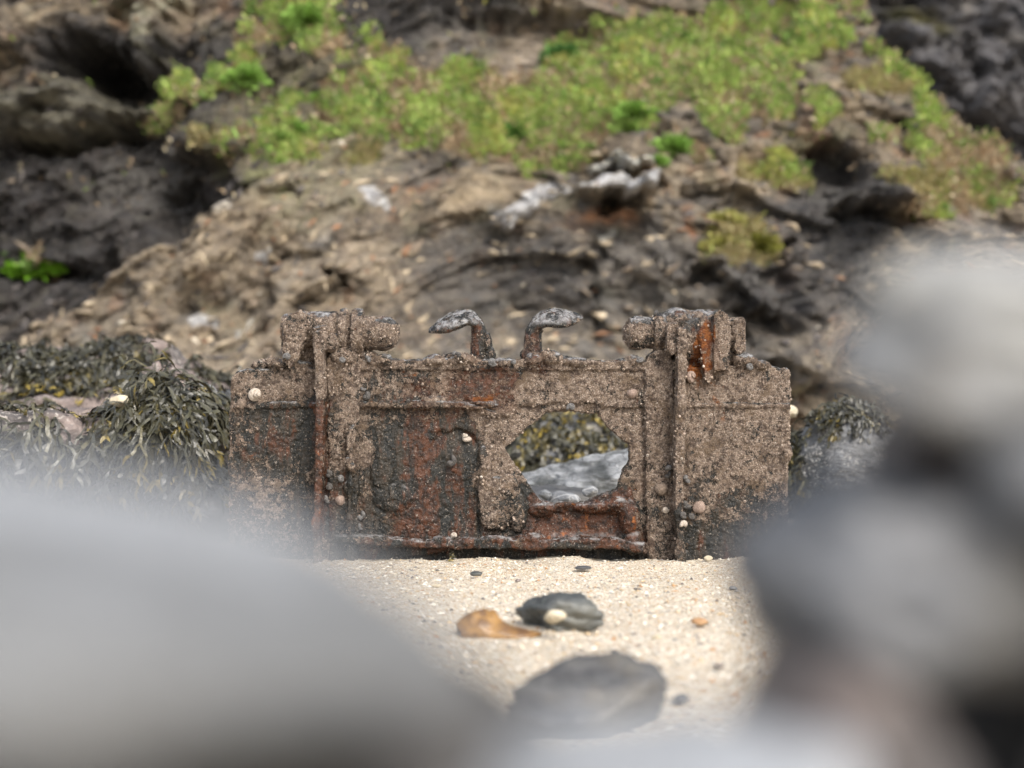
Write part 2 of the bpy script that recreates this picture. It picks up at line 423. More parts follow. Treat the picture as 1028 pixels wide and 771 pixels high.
D = Dlow + rocky * (.045 * beds + .15 * fa + .075 * fb + .035 * fcc + .022 * fdd + .045 * jag_ - .02 * crack) + .09 * fbm(tex, 2.6, 4, 49)
D += Gf * (.03 + .07 * np.abs(fbm(tex, 5, 4, 43)) + .045 * fbm(tex, 14, 3, 44))
def pit(cx, cy, rx, ry, ang, amt): return -amt * smooth(0, .55, ell(wpx, wpy, cx, cy, rx, ry, ang))
D += pit(172, 212, 34, 48, -25, .42) + pit(104, 70, 90, 30, -28, .50) + pit(70, 52, 70, 22, -10, .35) + pit(852, 158, 50, 40, 0, .42) + pit(905, 214, 60, 12, 0, .35)
D += pit(706, 268, 30, 16, 5, .35) + pit(332, 270, 18, 9, 0, .3) + pit(625, 200, 24, 12, 0, .4) + pit(20, 270, 60, 14, -6, .3) + pit(540, 20, 90, 42, -8, .35) + pit(775, 330, 26, 30, 30, .35) + pit(800, 265, 20, 30, 10, .3)
D += pit(60, 140, 95, 10, 5, .3) + pit(455, 12, 24, 24, 0, .2)
def knob(cx, cy, rx, ry, ang, amt): return amt * smooth(0, .45, ell(wpx, wpy, cx, cy, rx, ry, ang))
slab = smooth(-14, 10, (py - 322) + (px - 40) * .72 + fbm(pw, 1 / 50, 4, 81) * 26) * smooth(470, 330, px) * smooth(150, 200, py)
D += .55 * slab
D += knob(60, 105, 85, 34, 6, .35) + knob(160, 92, 42, 14, 32, .4) + knob(212, 138, 46, 14, 18, .35) + knob(624, 182, 60, 12, 4, .5) + knob(620, 162, 44, 6, 6, .35)
D += knob(820, 340, 70, 40, 60, .5) + knob(520, 215, 34, 14, 30, .3) + knob(150, 25, 26, 50, -20, .4) + knob(900, 195, 60, 14, 0, .3)
tri = lambda q: np.abs((q % 1) - .5) * 2
bedn = warp * 3.5 + fbm(tex, 4, 3, 57) * 1.2
D += rocky * (.040 * tri(v2 * 5.5 + bedn) + .022 * tri(v2 * 13 + bedn * 2)) * smooth(-.35, .15, fbm(tex, 1.1, 3, 58))
lay0 = smooth(0, .25, ell(wpx, wpy, 60, 105, 110, 46, 6)); D += lay0 * .07 * tri(z * 9 + x * .8 + warp * 2.5)
D = Dlow + (D - Dlow) * (.75 + .35 * smooth(260, 120, px)); D += .5 * smooth(300, 420, py)                                # foot of the cliff comes forward
y = y0 - D
# colours of rock, soil and growth
def mixc(c, col, m): return c * (1 - m[:, None]) + np.array(col)[None, :] * m[:, None]
n1 = fbm(tex, 2.2, 5, 91); n2 = fbm(tex, 8, 5, 93); n3 = fbm(np.stack([u2 * 1.5, v2 * 7, x * 0], 1), 1.5, 5, 95)
col = np.tile(np.array([.150, .122, .088]), (len(x), 1))
col = mixc(col, (.25, .20, .135), smooth(-.1, .35, n1))
col = mixc(col, (.15, .145, .085), smooth(.1, .35, fbm(tex, 3.1, 4, 97)) * .7)
col = mixc(col, (.36, .29, .20), smooth(.22, .36, fbm(tex, 13, 4, 96)) * smooth(330, 180, np.abs(py - 240)) * .7)
col = mixc(col, (.24, .13, .07), smooth(.12, .35, fbm(tex, 4.3, 4, 89)) * .55)
col = mixc(col, (.085, .080, .076), smooth(.0, .3, n3) * .7)
dark = smooth(30, -30, (py - 322) + (px - 40) * .72 + fbm(pw, 1 / 70, 4, 83) * 60) * smooth(60, 110, py + px * .35)
dark = np.maximum(dark, smooth(0, .3, ell(wpx, wpy, 104, 66, 120, 52, -22)))
dark = np.maximum(dark, smooth(0, .4, ell(wpx, wpy, 858, 195, 60, 80, 0)))
dark = np.maximum(dark, smooth(0, .4, ell(wpx, wpy, 775, 320, 56, 90, 0)) * .7)
col = mixc(col, (.042, .040, .042), dark * .9)
col = mixc(col, (.135, .125, .10), smooth(.15, .45, n2) * dark * .7)
mid = smooth(200, 250, py) * smooth(360, 430, px) * smooth(780, 700, px)
col = mixc(col, (.078, .074, .070), mid * .78)
col = mixc(col, (.05, .05, .053), smooth(0, .35, ell(wpx, wpy, 820, 255, 105, 75, 0)) * .75)
col = mixc(col, (.07, .067, .064), smooth(.12, .3, fbm(tex, 7, 4, 88)) * .7)
col = mixc(col, (.19, .18, .165), smooth(.0, .4, fbm(tex, 1.7, 4, 86)) * .6)
low = smooth(300, 345, py)
col = mixc(col, (.27, .225, .165), low * smooth(-.2, .25, n2) * .75)
tan = slab * smooth(-.35, .2, n3 + n1 * .5)
col = mixc(col, (.25, .20, .14), tan * .75)
col = mixc(col, (.50, .40, .27), slab * smooth(.22, .4, n3) * smooth(.0, .3, n2) * .9)
lay = smooth(0, .3, ell(wpx, wpy, 60, 105, 105, 44, 6))
col = mixc(col, (.24, .225, .165), lay * (.35 + .6 * tri(z * 9 + x * .8 + warp * 2.5)))
col = mixc(col, (.26, .25, .18), smooth(0, .3, ell(wpx, wpy, 150, 20, 26, 50, -20)) * smooth(-.2, .2, n2))
soil = smooth(0, .4, ell(wpx, wpy, 560, 45, 90, 60, 25)) * (1 - G)
col = mixc(col, (.27, .225, .175), soil * .8)
soil2 = smooth(0, .4, ell(wpx, wpy, 300, 120, 120, 110, 30)) * (1 - G)
col = mixc(col, (.21, .185, .12), soil2 * .75)
col = mixc(col, (.20, .20, .09), soil2 * smooth(.05, .3, fbm(tex, 5, 4, 87)) * .8)
for (a, b, c, d, e, k) in [(522, 212, 34, 13, 30, 1.), (548, 190, 26, 11, 20, 1.), (606, 182, 26, 7, -5, .75), (640, 182, 24, 8, 4, .8), (624, 161, 42, 4, 5, .6), (372, 190, 22, 7, -40, .7), (612, 233, 10, 6, 0, .6), (180, 82, 14, 5, 30, .3), (213, 204, 9, 8, 0, .6), (260, 254, 12, 8, 30, .8), (236, 325, 14, 7, 0, .6), (197, 327, 14, 8, 0, .7), (1000, 33, 40, 5, -4, .5)]:
    col = mixc(col, (.74, .70, .62), smooth(0, .2, ell(wpx, wpy, a, b, c, d, e)) * k)
for (a, b, c, d, e) in [(628, 214, 44, 16, 0), (420, 172, 18, 14, 60), (716, 220, 26, 14, 10), (775, 128, 16, 6, 0), (942, 116, 12, 5, 0), (700, 215, 10, 20, 0)]:
    col = mixc(col, (.24, .105, .045), smooth(0, .5, ell(wpx, wpy, a, b, c, d, e)) * smooth(-.2, .2, n2) * .75)
col = mixc(col, (.25, .36, .09), Gf * .9)
col = mixc(col, (.25, .19, .12), G * (1 - patch) * .8)
col = mixc(col, (.27, .235, .08), olive * smooth(-.35, .1, n2 + .1) * .8)
wet = np.clip(dark * .8 + mid * .3, 0, 1)
col = np.clip(col * (1.62 - .5 * np.clip(dark + np.clip(G, 0, 1), 0, 1))[:, None], 0, .75)
V = np.stack([x, y, z], 1)
# the near cliff ends at a ridge on the right; the headland stands beyond it
ridge = [(700, -900), (860, -120), (893, 0), (897, 36), (925, 62), (955, 92), (985, 112), (1028, 136), (1100, 168), (1250, 235), (1500, 330), (9000, 380), (9000, -900)]
out = inpoly(px + fbm(pw, 1 / 22, 4, 99) * 9, py + fbm(pw, 1 / 22, 4, 98) * 9, ridge)
fc = grid_faces(len(cxs), len(czs))
keep = ~out[fc].all(1)
# push the rim back so that the ridge has thickness
V[out, 1] += 1.2
fc = fc[keep]
used = np.unique(fc); remap = -np.ones(len(V), np.int64); remap[used] = np.arange(len(used))
cl = quads_mesh('cliff', V[used], remap[fc]); cattr(cl, 'tint', col[used]); fattr(cl, 'wet', wet[used])
cliff = tag(link('cliff', cl, M_cliff), kind='structure')
cliffV = V; cliffcol = col

# ---- headland beyond the ridge
hxs = np.arange(2.0, 12, .03); hzs = np.arange(1.0, 9, .03)
X, Z = np.meshgrid(hxs, hzs); x2 = X.ravel(); z2 = Z.ravel()
t2 = np.stack([x2, z2, x2 * 0], 1); wv = fbm(t2, .6, 4, 120) * .8
u = x2 * .85 - z2 * .5; v = x2 * .5 + z2 * .85
b2 = ridged(np.stack([u * .5, (v + wv) * 2.0, x2 * 0], 1), 1, 5, 121); f2, _ = facets(np.stack([u * .8 + wv, v * 1.6 + wv], 1), 122, 1.2)
f3, _ = facets(np.stack([u * 2.2 + wv, v * 4 + wv], 1), 123, 1.2)
y2 = 15 + .35 * z2 - (.25 * b2 + .35 * f2 + .2 * f3 + .14 * facets(np.stack([u * 5 + wv * 3, v * 9 + wv * 3], 1), 128, 1.2)[0] + .12 * fbm(t2, 5, 4, 129) + .6 * fbm(t2, .35, 4, 124))
m1 = fbm(t2, 1.2, 5, 126)
c2 = np.tile(np.array([.15, .145, .15]), (len(x2), 1)); c2 = mixc(c2, (.26, .23, .19), smooth(.1, .4, m1)); c2 = mixc(c2, (.07, .07, .077), smooth(.05, .3, fbm(t2, 3, 4, 127)))
px2 = CX + F * x2 / 15.5; py2 = CY - F * (z2 - CAMZ) / 15.5
c2 = mixc(c2, (.16, .15, .06), smooth(0, .5, ell(px2, py2, 930, 10, 60, 40, 0)) * smooth(-.1, .3, m1))
hm = quads_mesh('headland', np.stack([x2, y2, z2], 1), grid_faces(len(hxs), len(hzs))); cattr(hm, 'tint', c2); fattr(hm, 'wet', x2 * 0 + .5)
tag(link('headland', hm, M_cliff), kind='structure')

# ---- grass and herbs growing on the cliff
def grass():
    rs = np.random.RandomState(5)
    nx = len(cxs)
    wgt = (Gf * (1 - .45 * right_side) + olive * .35 + .0008 * (py < 200) + .16 * G * (1 - patch)) * (~out) * (px > -60) * (px < 1090) * (py > -60) * (py < 420)
    dd = wgt / wgt.sum()
    idx = rs.choice(len(dd), 60000, p=dd)
    base = V[idx] + rs.normal(size=(len(idx), 3)) * .012
    n = len(idx); vs_, fs_, cs_ = [], [], []
    hueN = fbm(base, 3.5, 3, 140); hueM = fbm(base, 12, 2, 141)
    pal = np.array([(.32, .44, .115), (.40, .50, .155), (.20, .31, .09), (.47, .47, .15), (.42, .31, .20), (.48, .41, .28)])
    for b in range(3):
        ang = rs.rand(n) * 2 * PI; L = (.016 + .034 * rs.rand(n) ** 1.6) * (1 - .35 * olive[idx]); wd = .005 + .007 * rs.rand(n)
        lean = .2 + .9 * rs.rand(n)
        dirv = np.stack([np.cos(ang) * lean, -np.abs(np.sin(ang)) * lean - .2, 1 + 0 * ang], 1); dirv /= np.linalg.norm(dirv, axis=1)[:, None]
        side = np.stack([np.cos(ang + 1.3), np.sin(ang + 1.3) * .5, .2 * rs.normal(size=n)], 1); side /= np.linalg.norm(side, axis=1)[:, None]
        p0 = base + np.stack([rs.normal(size=n), rs.normal(size=n) * .3, rs.normal(size=n)], 1) * .02
        mid_ = p0 + dirv * L[:, None] * .55; tip = p0 + dirv * L[:, None] + np.stack([np.cos(ang), -np.abs(np.sin(ang)), -.5 + 0 * ang], 1) * (L * .35)[:, None]
        s_ = side * wd[:, None]
        quad = np.stack([p0 - s_ * .6, p0 + s_ * .6, mid_ + s_, tip, mid_ - s_], 1)
        k = np.where(hueN + .35 * rs.normal(size=n) * .5 > .28, 3, np.where(hueM > .1, 1, np.where(hueM < -.15, 2, 0)))
        k = np.where(rs.rand(n) < .10 + .25 * (hueN < -.1) + .7 * (Gf[idx] < .4), 4 + (rs.rand(n) < .4), k)
        c = pal[k] * ((.88 + .24 * rs.rand(n)) * (1 + .35 * np.clip(fbm(base, 7, 3, 142) * 1.6, -1, .6)))[:, None]
        c = np.where((olive[idx] > .5)[:, None], c * .55 + np.array([.30, .29, .09]) * .45, c)
        vs_.append(quad.reshape(-1, 3)); cs_.append(np.repeat(c, 5, 0)); fs_.append(np.arange(n * 5).reshape(-1, 5) + b * n * 5)
    me = quads_mesh('grass', np.concatenate(vs_), np.concatenate(fs_), False); cattr(me, 'tint', np.concatenate(cs_))
    tag(link('grass', me, M_grass), 'bright green grass and low herbs growing on the cliff ledge', 'grass', kind='stuff')
grass()

def rubble():
    """loose angular fragments lodged on the cliff"""
    rs = np.random.RandomState(6)
    wgt = (.25 + 1.3 * tan + .9 * low + .6 * smooth(180, 230, py) + .5 * smooth(0, .3, ell(px, py, 290, 110, 150, 120))) * (1 - .9 * G) * (~out) * (px > -80) * (px < 1110) * (py > -80) * (py < 420)
    m = 3800; idx = rs.choice(len(wgt), m, p=wgt / wgt.sum()); r = .006 + .020 * rs.rand(m) ** 3
    oct_ = np.array([(1, 0, 0), (0, 1, 0), (-1, 0, 0), (0, -1, 0), (0, 0, 1), (0, 0, -1)], float)
    fc_ = np.array([(0, 1, 4), (1, 2, 4), (2, 3, 4), (3, 0, 4), (1, 0, 5), (2, 1, 5), (3, 2, 5), (0, 3, 5)])
    j = oct_[None] * (.5 + .9 * rs.rand(m, 6, 1)) * r[:, None, None] * np.stack([1.5 + 1.5 * rs.rand(m), np.ones(m), .5 + .4 * rs.rand(m)], 1)[:, None, :]
    an = R(30) * dip[idx] * 0 + R(32) * (1 - dip[idx]) + rs.normal(size=m) * .5; c_, s_ = np.cos(an)[:, None], np.sin(an)[:, None]
    j = np.stack([j[..., 0] * c_ - j[..., 2] * s_, j[..., 1], j[..., 0] * s_ + j[..., 2] * c_], -1)
    V_ = j + V[idx][:, None, :] + rs.normal(size=(m, 1, 3)) * .006
    pal = np.array([(.33, .27, .19), (.46, .38, .27), (.20, .16, .12), (.10, .09, .085), (.56, .50, .40), (.30, .17, .10)])
    k = rs.choice(6, m, p=[.30, .09, .27, .24, .025, .075]); k = np.where((dark[idx] > .4) & (k != 3), np.where(rs.rand(m) < .7, 3, 2), k)
    me = quads_mesh('rubble', V_.reshape(-1, 3), (np.arange(m)[:, None, None] * 6 + fc_[None]).reshape(-1, 3), False)
    cattr(me, 'tint', np.repeat(pal[k] * (.75 + .5 * rs.rand(m))[:, None], 6, 0)); tag(link('rubble', me, M_grass), 'loose angular rock fragments lodged all over the cliff face', 'rubble', kind='stuff')
rubble()

# cushion plants: round tufts standing proud of the turf
def cushion(i, cpx, cpy, r, tint, label):
    r = r * .82
    k = np.argmin((px - cpx) ** 2 + (py - cpy) ** 2 + out * 1e6); c = V[k]
    rs = np.random.RandomState(300 + i); n = 900
    d = rs.normal(size=(n, 3)); d[:, 1] = -np.abs(d[:, 1]) * .8; d[:, 2] = np.abs(d[:, 2]) * .8 - .25; d /= np.linalg.norm(d, axis=1)[:, None]
    rr = r * (1 + .55 * noise3(d * 2.6 + i, i)) * (.75 + .3 * rs.rand(n))
    p = c + d * rr[:, None] * np.array([1.25, .8, .85])
    t1 = np.cross(d, rs.normal(size=(n, 3))); t1 /= np.linalg.norm(t1, axis=1)[:, None]
    ln = r * .22
    q = np.stack([p - t1 * ln * .5 - d * ln * .4, p + t1 * ln * .5 - d * ln * .4, p + t1 * ln * .35 + d * ln * .6, p + d * ln * 1.1, p - t1 * ln * .35 + d * ln * .6], 1)
    me = quads_mesh('leaves', q.reshape(-1, 3), np.arange(n * 5).reshape(-1, 5), False)
    cattr(me, 'tint', np.repeat(np.array(tint) * (.65 + .7 * rs.rand(n))[:, None], 5, 0))
    o = link('cushion_plant', me, M_grass, None, c)
    tag(o, label, 'cushion plant', 'cushion plants on the cliff')
    bd, bf = ico(3)
    bv = bd * r * np.array([1.1, .7, .75]) * (.78 + .2 * noise3(bd * 2, i))[:, None] + c
    bmsh = quads_mesh('moss_base', bv, bf); cattr(bmsh, 'tint', np.tile(np.array(tint) * .55, (len(bv), 1))); link('moss_base', bmsh, M_grass, o)
gr1, gr2, ye1 = (.22, .36, .08), (.28, .40, .11), (.36, .35, .11)
for i, a in enumerate([
    (238, 70, .11, gr1, 'bright green cushion plant below the small green patch at upper left'),
    (194, 128, .05, gr1, 'tiny green cushion plant above a pale moss streak on dark rock'),
    (272, 132, .07, gr2, 'green cushion plant left of the turf, lowest but one of three close together'),
    (286, 122, .07, gr1, 'green cushion plant left of the turf, highest of three close together'),
    (270, 153, .045, gr2, 'tiny green cushion plant left of the turf, lowest of three close together'),
    (330, 125, .07, gr1, 'round green cushion plant at the left foot of the turf'),
    (310, 90, .06, gr1, 'small green cushion plant at the left rim of the turf on brown soil'),
    (643, 106, .11, gr1, 'large bright cushion plant on bare soil above the pale rock ledge'),
    (634, 120, .09, gr2, 'yellow green cushion plant just below the large bright one above the ledge'),
    (684, 142, .10, gr1, 'bright green cushion plant to the right of the pale rock ledge'),
    (664, 156, .055, gr1, 'small green cushion plant at the right end of the pale rock ledge'),
    (566, 42, .11, (.10, .21, .06), 'dark green cushion plant at the edge of the bare grey soil chute'),
    (598, 103, .06, gr1, 'small green cushion plant in brown turf right of the main lawn'),
    (522, 128, .12, (.12, .23, .05), 'dark green cushion plant in the low middle of the lawn'),
    (738, 218, .09, ye1, 'yellow moss cushion on the cliff, upper one of the pair at right'),
    (735, 244, .10, ye1, 'wide yellow moss cushion over a dark hollow, left of its twin'),
    (772, 244, .10, (.2, .2, .04), 'olive moss cushion over a dark hollow, right of its twin'),
    (300, 8, .13, gr1, 'large green cushion plant at the top edge left of the lawn'),
    (5, 262, .14, (.14, .30, .02), 'vivid green weed patch on dark rock at the far left edge'),
]): cushion(i, *a)

# ================================================================== BEACH ROCKS BEHIND THE WRECK, AND WRACK
M_pink = mat_rock('pinkish_rock', (.14, .115, .105), (.26, .205, .18), (.09, .08, .076), 9, .75, .006, spots=(.42, .38, .34))
M_grey = mat_rock('grey_slate', (.16, .165, .17), (.30, .31, .32), (.11, .115, .12), 8, .6, .004, vein=(.55, .55, .54), spots=(.5, .49, .47))
M_greyl = mat_rock('mottled_grey_rock', (.14, .144, .147), (.25, .254, .258), (.10, .103, .10), 16, .6, .004, vein=(.1, .1, .1), spots=(.48, .46, .43))
M_dgrey = mat_rock('dark_slate', (.05, .052, .055), (.11, .112, .115), (.16, .15, .13), 9, .55, .004)
M_cream = mat_rock('cream_quartz', (.5, .42, .28), (.66, .6, .46), (.38, .3, .2), 14, .6, .002)
M_paler = mat_rock('pale_layered_rock', (.17, .178, .182), (.36, .37, .375), (.06, .064, .062), 20, .55, .004, vein=(.03, .03, .03), stretch=(1, 1, 2.5))
def rock(name, label, cat, cpx, cpy, rpx, rpy, Y, ry, mat, seed, group=None, **k):
    s_ = Y / F; c = P3(cpx, cpy, Y); r = (rpx * s_, ry, rpy * s_)
    me = rock_mesh(name, c, r, seed, **k)
    o = link(name, me, mat, None, (c.x, c.y, max(0.0, c.z - r[2])))
    tag(o, label, cat, group); return o
def tree_of(objs):
    vs_, ps_ = [], []
    for o in objs:
        base = len(vs_); m = o.matrix_basis
        vs_ += [m @ v.co for v in o.data.vertices]; ps_ += [[base + i for i in p.vertices] for p in o.data.polygons]
    return BVHTree.FromPolygons(vs_, ps_)

BG = 'weed covered beach rocks behind the wreck'
rk_back = rock('beach_boulder', 'low boulder under drab grey wrack, farthest back at left below the cliff', 'rock', 60, 440, 190, 119, 4.6, .6, M_pink, 11, BG, sub=6, rough=.10, freq=3.5, flat=.4)
rk_back2 = rock('beach_boulder', 'low weed covered boulder filling the gap between left rocks and wreck', 'rock', 205, 470, 95, 85, 4.3, .4, M_dgrey, 12, BG, sub=5, rough=.05)
rk_front = rock('beach_boulder', 'big pinkish boulder draped in hanging wrack nearest the left edge', 'rock', 62, 492, 150, 108, 3.5, .38, M_pink, 23, BG, sub=6, rough=.11, freq=3.2, flat=.45)
rk_side = rock('beach_boulder', 'pinkish boulder hung with dense wrack just left of the wreck', 'rock', 158, 468, 68, 90, 3.35, .2, M_pink, 14, BG, sub=6, rough=.10, freq=3)
rk_low = rock('beach_boulder', 'dark low boulder at the left foot of the wreck', 'rock', 205, 520, 60, 52, 3.3, .2, M_dgrey, 15, BG, sub=5)
for a in [(203, 402, 15, 17, 3.55, M_grey, 31, 'smooth grey stone standing between wrack clumps left of the wreck'),
          (120, 403, 9, 7, 3.2, M_cream, 32, 'small cream stone lodged in wrack on the pinkish boulder'),
          (199, 428, 11, 9, 3.45, M_cream, 33, 'cream yellow stone just left of the wreck, between grey stone and wrack'),
          (212, 436, 9, 6, 3.4, M_cream, 34, 'flat cream pebble touching the wrack beside the wreck'),
          (190, 446, 9, 8, 3.4, M_grey, 35, 'small grey stone under the cream yellow stone left of the wreck'),
          (222, 447, 10, 8, 3.3, M_pink, 36, 'small pinkish stone against the left edge of the wreck'),
          (218, 410, 8, 7, 3.5, M_pink, 37, 'little pinkish stone right of the smooth grey stone')]:
    cpx, cpy, rx, ry_, Y, m, sd, lab = a
    rock('beach_stone', lab, 'stone', cpx, cpy, rx, ry_, Y, rx * Y / F, m, sd, 'loose stones on the weed rocks', sub=4, rough=.04)
# through the hole and to the right
rk_hole_b = rock('beach_boulder', 'weed covered mound seen through the top of the jagged hole', 'rock', 575, 490, 120, 82, 4.7, .5, M_dgrey, 16, BG, sub=6, rough=.09, freq=4)
rk_hole = rock('layered_rock', 'pale grey layered rock seen through the jagged hole', 'rock', 590, 498, 88, 56, 3.75, .25, M_paler, 27, sub=6, rough=.05, freq=3.2, flat=.42, planes=12, sharp=26, strata=.035)
rk_holed = rock('beach_boulder', 'dark broken rock below the pale layered rock in the hole', 'rock', 572, 522, 60, 38, 3.5, .12, M_dgrey, 18, BG, sub=5, rough=.08)
for a in [(547, 497, 7, 5, 3.35, M_paler, 41, 'small white pebble at the lower left inside the jagged hole view'),
          (593, 494, 8, 6, 3.35, M_grey, 42, 'small grey pebble at the lower right inside the jagged hole view'),
          (566, 503, 16, 10, 3.35, M_grey, 43, 'grey angular stone at the bottom of the jagged hole view')]:
    cpx, cpy, rx, ry_, Y, m, sd, lab = a
    rock('beach_stone', lab, 'stone', cpx, cpy, rx, ry_, Y, rx * Y / F, m, sd, 'stones seen through the hole', sub=4, rough=.05)
rk_right = rock('beach_boulder', 'grey mottled boulder with wrack on its left side, right of the wreck', 'rock', 862, 482, 84, 75, 3.85, .35, M_greyl, 19, BG, sub=6, rough=.05, flat=.3)
rock('beach_stone', 'cream stone beside the right edge of the wreck', 'stone', 792, 414, 9, 7, 3.75, .025, M_cream, 44, 'loose stones on the weed rocks', sub=4)

# wrack: flat forking straps hanging over the rocks
def wrack(name, label, bvh, pts, length, width, seed, tipc=.3, cat='seaweed', group=None, kind=None, spread=.35):
    rs = random.Random(seed); VV, FF, CC = [], [], []; ytip = 0
    down = Vector((0, 0, -1))
    def strap(p, d, nrm, L, wd, lvl, shade):
        seg = 3; prev = None
        d0 = (d - nrm * d.dot(nrm)); 
        side = d0.cross(nrm) if d0.length > 1e-3 else Vector((1, 0, 0))
        side = (side.normalized() + Vector((rs.gauss(0, .3), rs.gauss(0, .3), rs.gauss(0, .3)))).normalized()
        for k in range(seg + 1):
            t = k / seg
            ww = wd * ((.7 + .45 * t) if lvl else (1.15, 1.5, 1.3, .35)[k])
            i = len(VV); VV.append(p - side * ww); VV.append(p + side * ww)
            tip = lvl == 0 and k >= 1
            base = Vector((.037, .035, .020)) * shade
            c = base.lerp(Vector((.26, .19, .03)), min(1, ytip * (.7 + .5 * rs.random()))) if tip else base.lerp(Vector((.26, .19, .03)), ytip * .25)
            CC.append(c); CC.append(c)
            if prev is not None: FF.append((prev, prev + 1, i + 1, i))
            prev = i
            if k < seg:
                d = (d * .8 + down * .22 + Vector((rs.gauss(0, .24), rs.gauss(0, .24), rs.gauss(0, .2)))).normalized()
                p = p + d * (L / seg)
                loc, nn, _, dist = bvh.find_nearest(p)
                if loc is not None:
                    sd = (p - loc).dot(nn)
                    if sd < wd * 1.2:
                        p = loc + nn * (wd * (1.2 + 4.5 * rs.random()))
                        d = (d - nn * d.dot(nn) * .8).normalized()
                    elif sd > .07: d = (d - nn * .5).normalized()
                    nrm = nn
        if lvl > 0:
            for sgn in (-1, 1):
                if rs.random() < .12: continue
                dd = (d + side * sgn * (.3 + .35 * rs.random()) + nrm * rs.gauss(0, .15)).normalized()
                strap(p, dd, nrm, L * (.7 + .25 * rs.random()), wd * .88, lvl - 1, shade * (.85 + .3 * rs.random()))
    for (p, n) in pts:
        d = (n * spread + down * .5 + Vector((rs.gauss(0, .5), rs.gauss(0, .4), rs.gauss(0, .25)))).normalized()
        ytip = tipc * (1.3 if rs.random() < tipc * .45 else .06)
        strap(p + n * .002, d, n, length * (.6 + .8 * rs.random()) / 5.2, width * (.6 + .5 * rs.random()), 3, .35 + 1.5 * rs.random() ** 1.5)
    me = quads_mesh(name, np.array([tuple(v) for v in VV]), FF); cattr(me, 'tint', np.array([tuple(c) for c in CC]))
    lc = min(VV, key=lambda v: v.z)
    return tag(link(name, me, M_weed, None, (pts[0][0].x, pts[0][0].y, max(0, lc.z))), label, cat, group, kind)
def pick(bvh, n, x0, x1, y0, y1, Y, seed, mask=None):
    """root points on rock faces, found by looking from in front of the rocks over a patch x0..x1 / y0..y1 at depth Y"""
    rs = random.Random(seed); out_ = []; tries = 0
    while len(out_) < n and tries < n * 20:
        tries += 1
        a, b = rs.uniform(x0, x1), rs.uniform(y0, y1)
        if mask and not mask(a, b, rs): continue
        q = P3(a, b, Y); org = Vector((0, 0, CAMZ + .06))
        loc, nn, _, _ = bvh.ray_cast(org, (q - org).normalized(), 9.0)
        if loc is None or loc.z < .03: continue
        out_.append((loc, nn))
    return out_
WG = 'bladder wrack on the beach rocks'
bl = tree_of([rk_back, rk_back2, rk_front, rk_side, rk_low])
def gappy(sd, thr):
    def f(a, b, rs):
        if ((a - 92) / 42) ** 2 + ((b - 406) / 26) ** 2 < 1 or ((a - 12) / 26) ** 2 + ((b - 392) / 14) ** 2 < 1: return rs.random() < .06
        return noise3(np.array([[a / 38, b / 30, sd]]), sd)[0] > thr
    return f
wrack('wrack_mat', 'greyish wrack mat along the crest of the farthest left boulders', bl, pick(bl, 620, -90, 245, 320, 385, 4.5, 1, gappy(1, -.15)), .22, .0060, 1, .25, group=WG)
wrack('wrack_mat', 'olive and yellow tipped wrack tuft on top of the big pinkish boulder', bl, pick(bl, 130, 40, 120, 366, 392, 3.45, 2), .16, .0045, 2, .85, group=WG)
wrack('wrack_mat', 'dark shaggy wrack at the far left edge over the big boulder', bl, pick(bl, 420, -60, 62, 385, 480, 3.45, 3, gappy(3, -.1)), .24, .0048, 3, .3, group=WG)
wrack('wrack_mat', 'dense hanging wrack curtain on the boulder beside the wreck', bl, pick(bl, 460, 130, 192, 378, 470, 3.3, 4, gappy(4, -.3)), .26, .0046, 4, .45, group=WG)
wrack('wrack_mat', 'loose grey wrack strands hanging under the pinkish bare patch', bl, pick(bl, 130, 75, 135, 435, 500, 3.4, 5, gappy(5, .0)), .24, .0048, 5, .35, group=WG)
wrack('wrack_mat', 'thin wrack sprigs in the gap between cream stones and wreck', bl, pick(bl, 120, 190, 245, 385, 500, 3.6, 6, gappy(6, .0)), .14, .0050, 6, .6, group=WG)
wrack('wrack_mat', 'pale wrack strands low on the big boulder, behind the blurred stone', bl, pick(bl, 300, -60, 190, 465, 520, 3.4, 7), .2, .0052, 7, .2, group=WG)
bh = tree_of([rk_hole_b])
wrack('wrack_mat', 'yellow flecked wrack above the pale layered rock in the hole', bh, pick(bh, 420, 480, 670, 404, 470, 4.6, 8, gappy(8, -.3)), .14, .0060, 8, .75, group=WG)
br = tree_of([rk_right])
wrack('wrack_mat', 'wrack with yellow tips hanging on the boulder right of the wreck', br, pick(br, 130, 780, 808, 425, 520, 3.8, 9, gappy(9, -.25)), .16, .0055, 9, .5, group=WG)
wrack('wrack_mat', 'dark wrack fringe along the crest of the grey mottled boulder', br, pick(br, 95, 815, 890, 405, 425, 3.9, 10), .13, .0050, 10, .4, group=WG)
0 and wrack('wrack_mat', 'scattered wrack sprigs across the face of the grey mottled boulder', br, pick(br, 45, 820, 900, 430, 500, 3.8, 12), .10, .0050, 12, .4, group=WG)

# ================================================================== THE WRECK
Y0 = 2.86                                   # depth of its front face
S = Y0 / F
def pp(pts): return [(wx(a, Y0), wz(b, Y0)) for a, b in pts]
root = bpy.data.objects.new('rusted_wreckage', None); C.objects.link(root); root.location = (0, Y0, 0); root.empty_display_size = .2
tag(root, 'crusted rusty iron wreck fitting with two hooks and a jagged hole, standing upright in sand', 'wreckage')

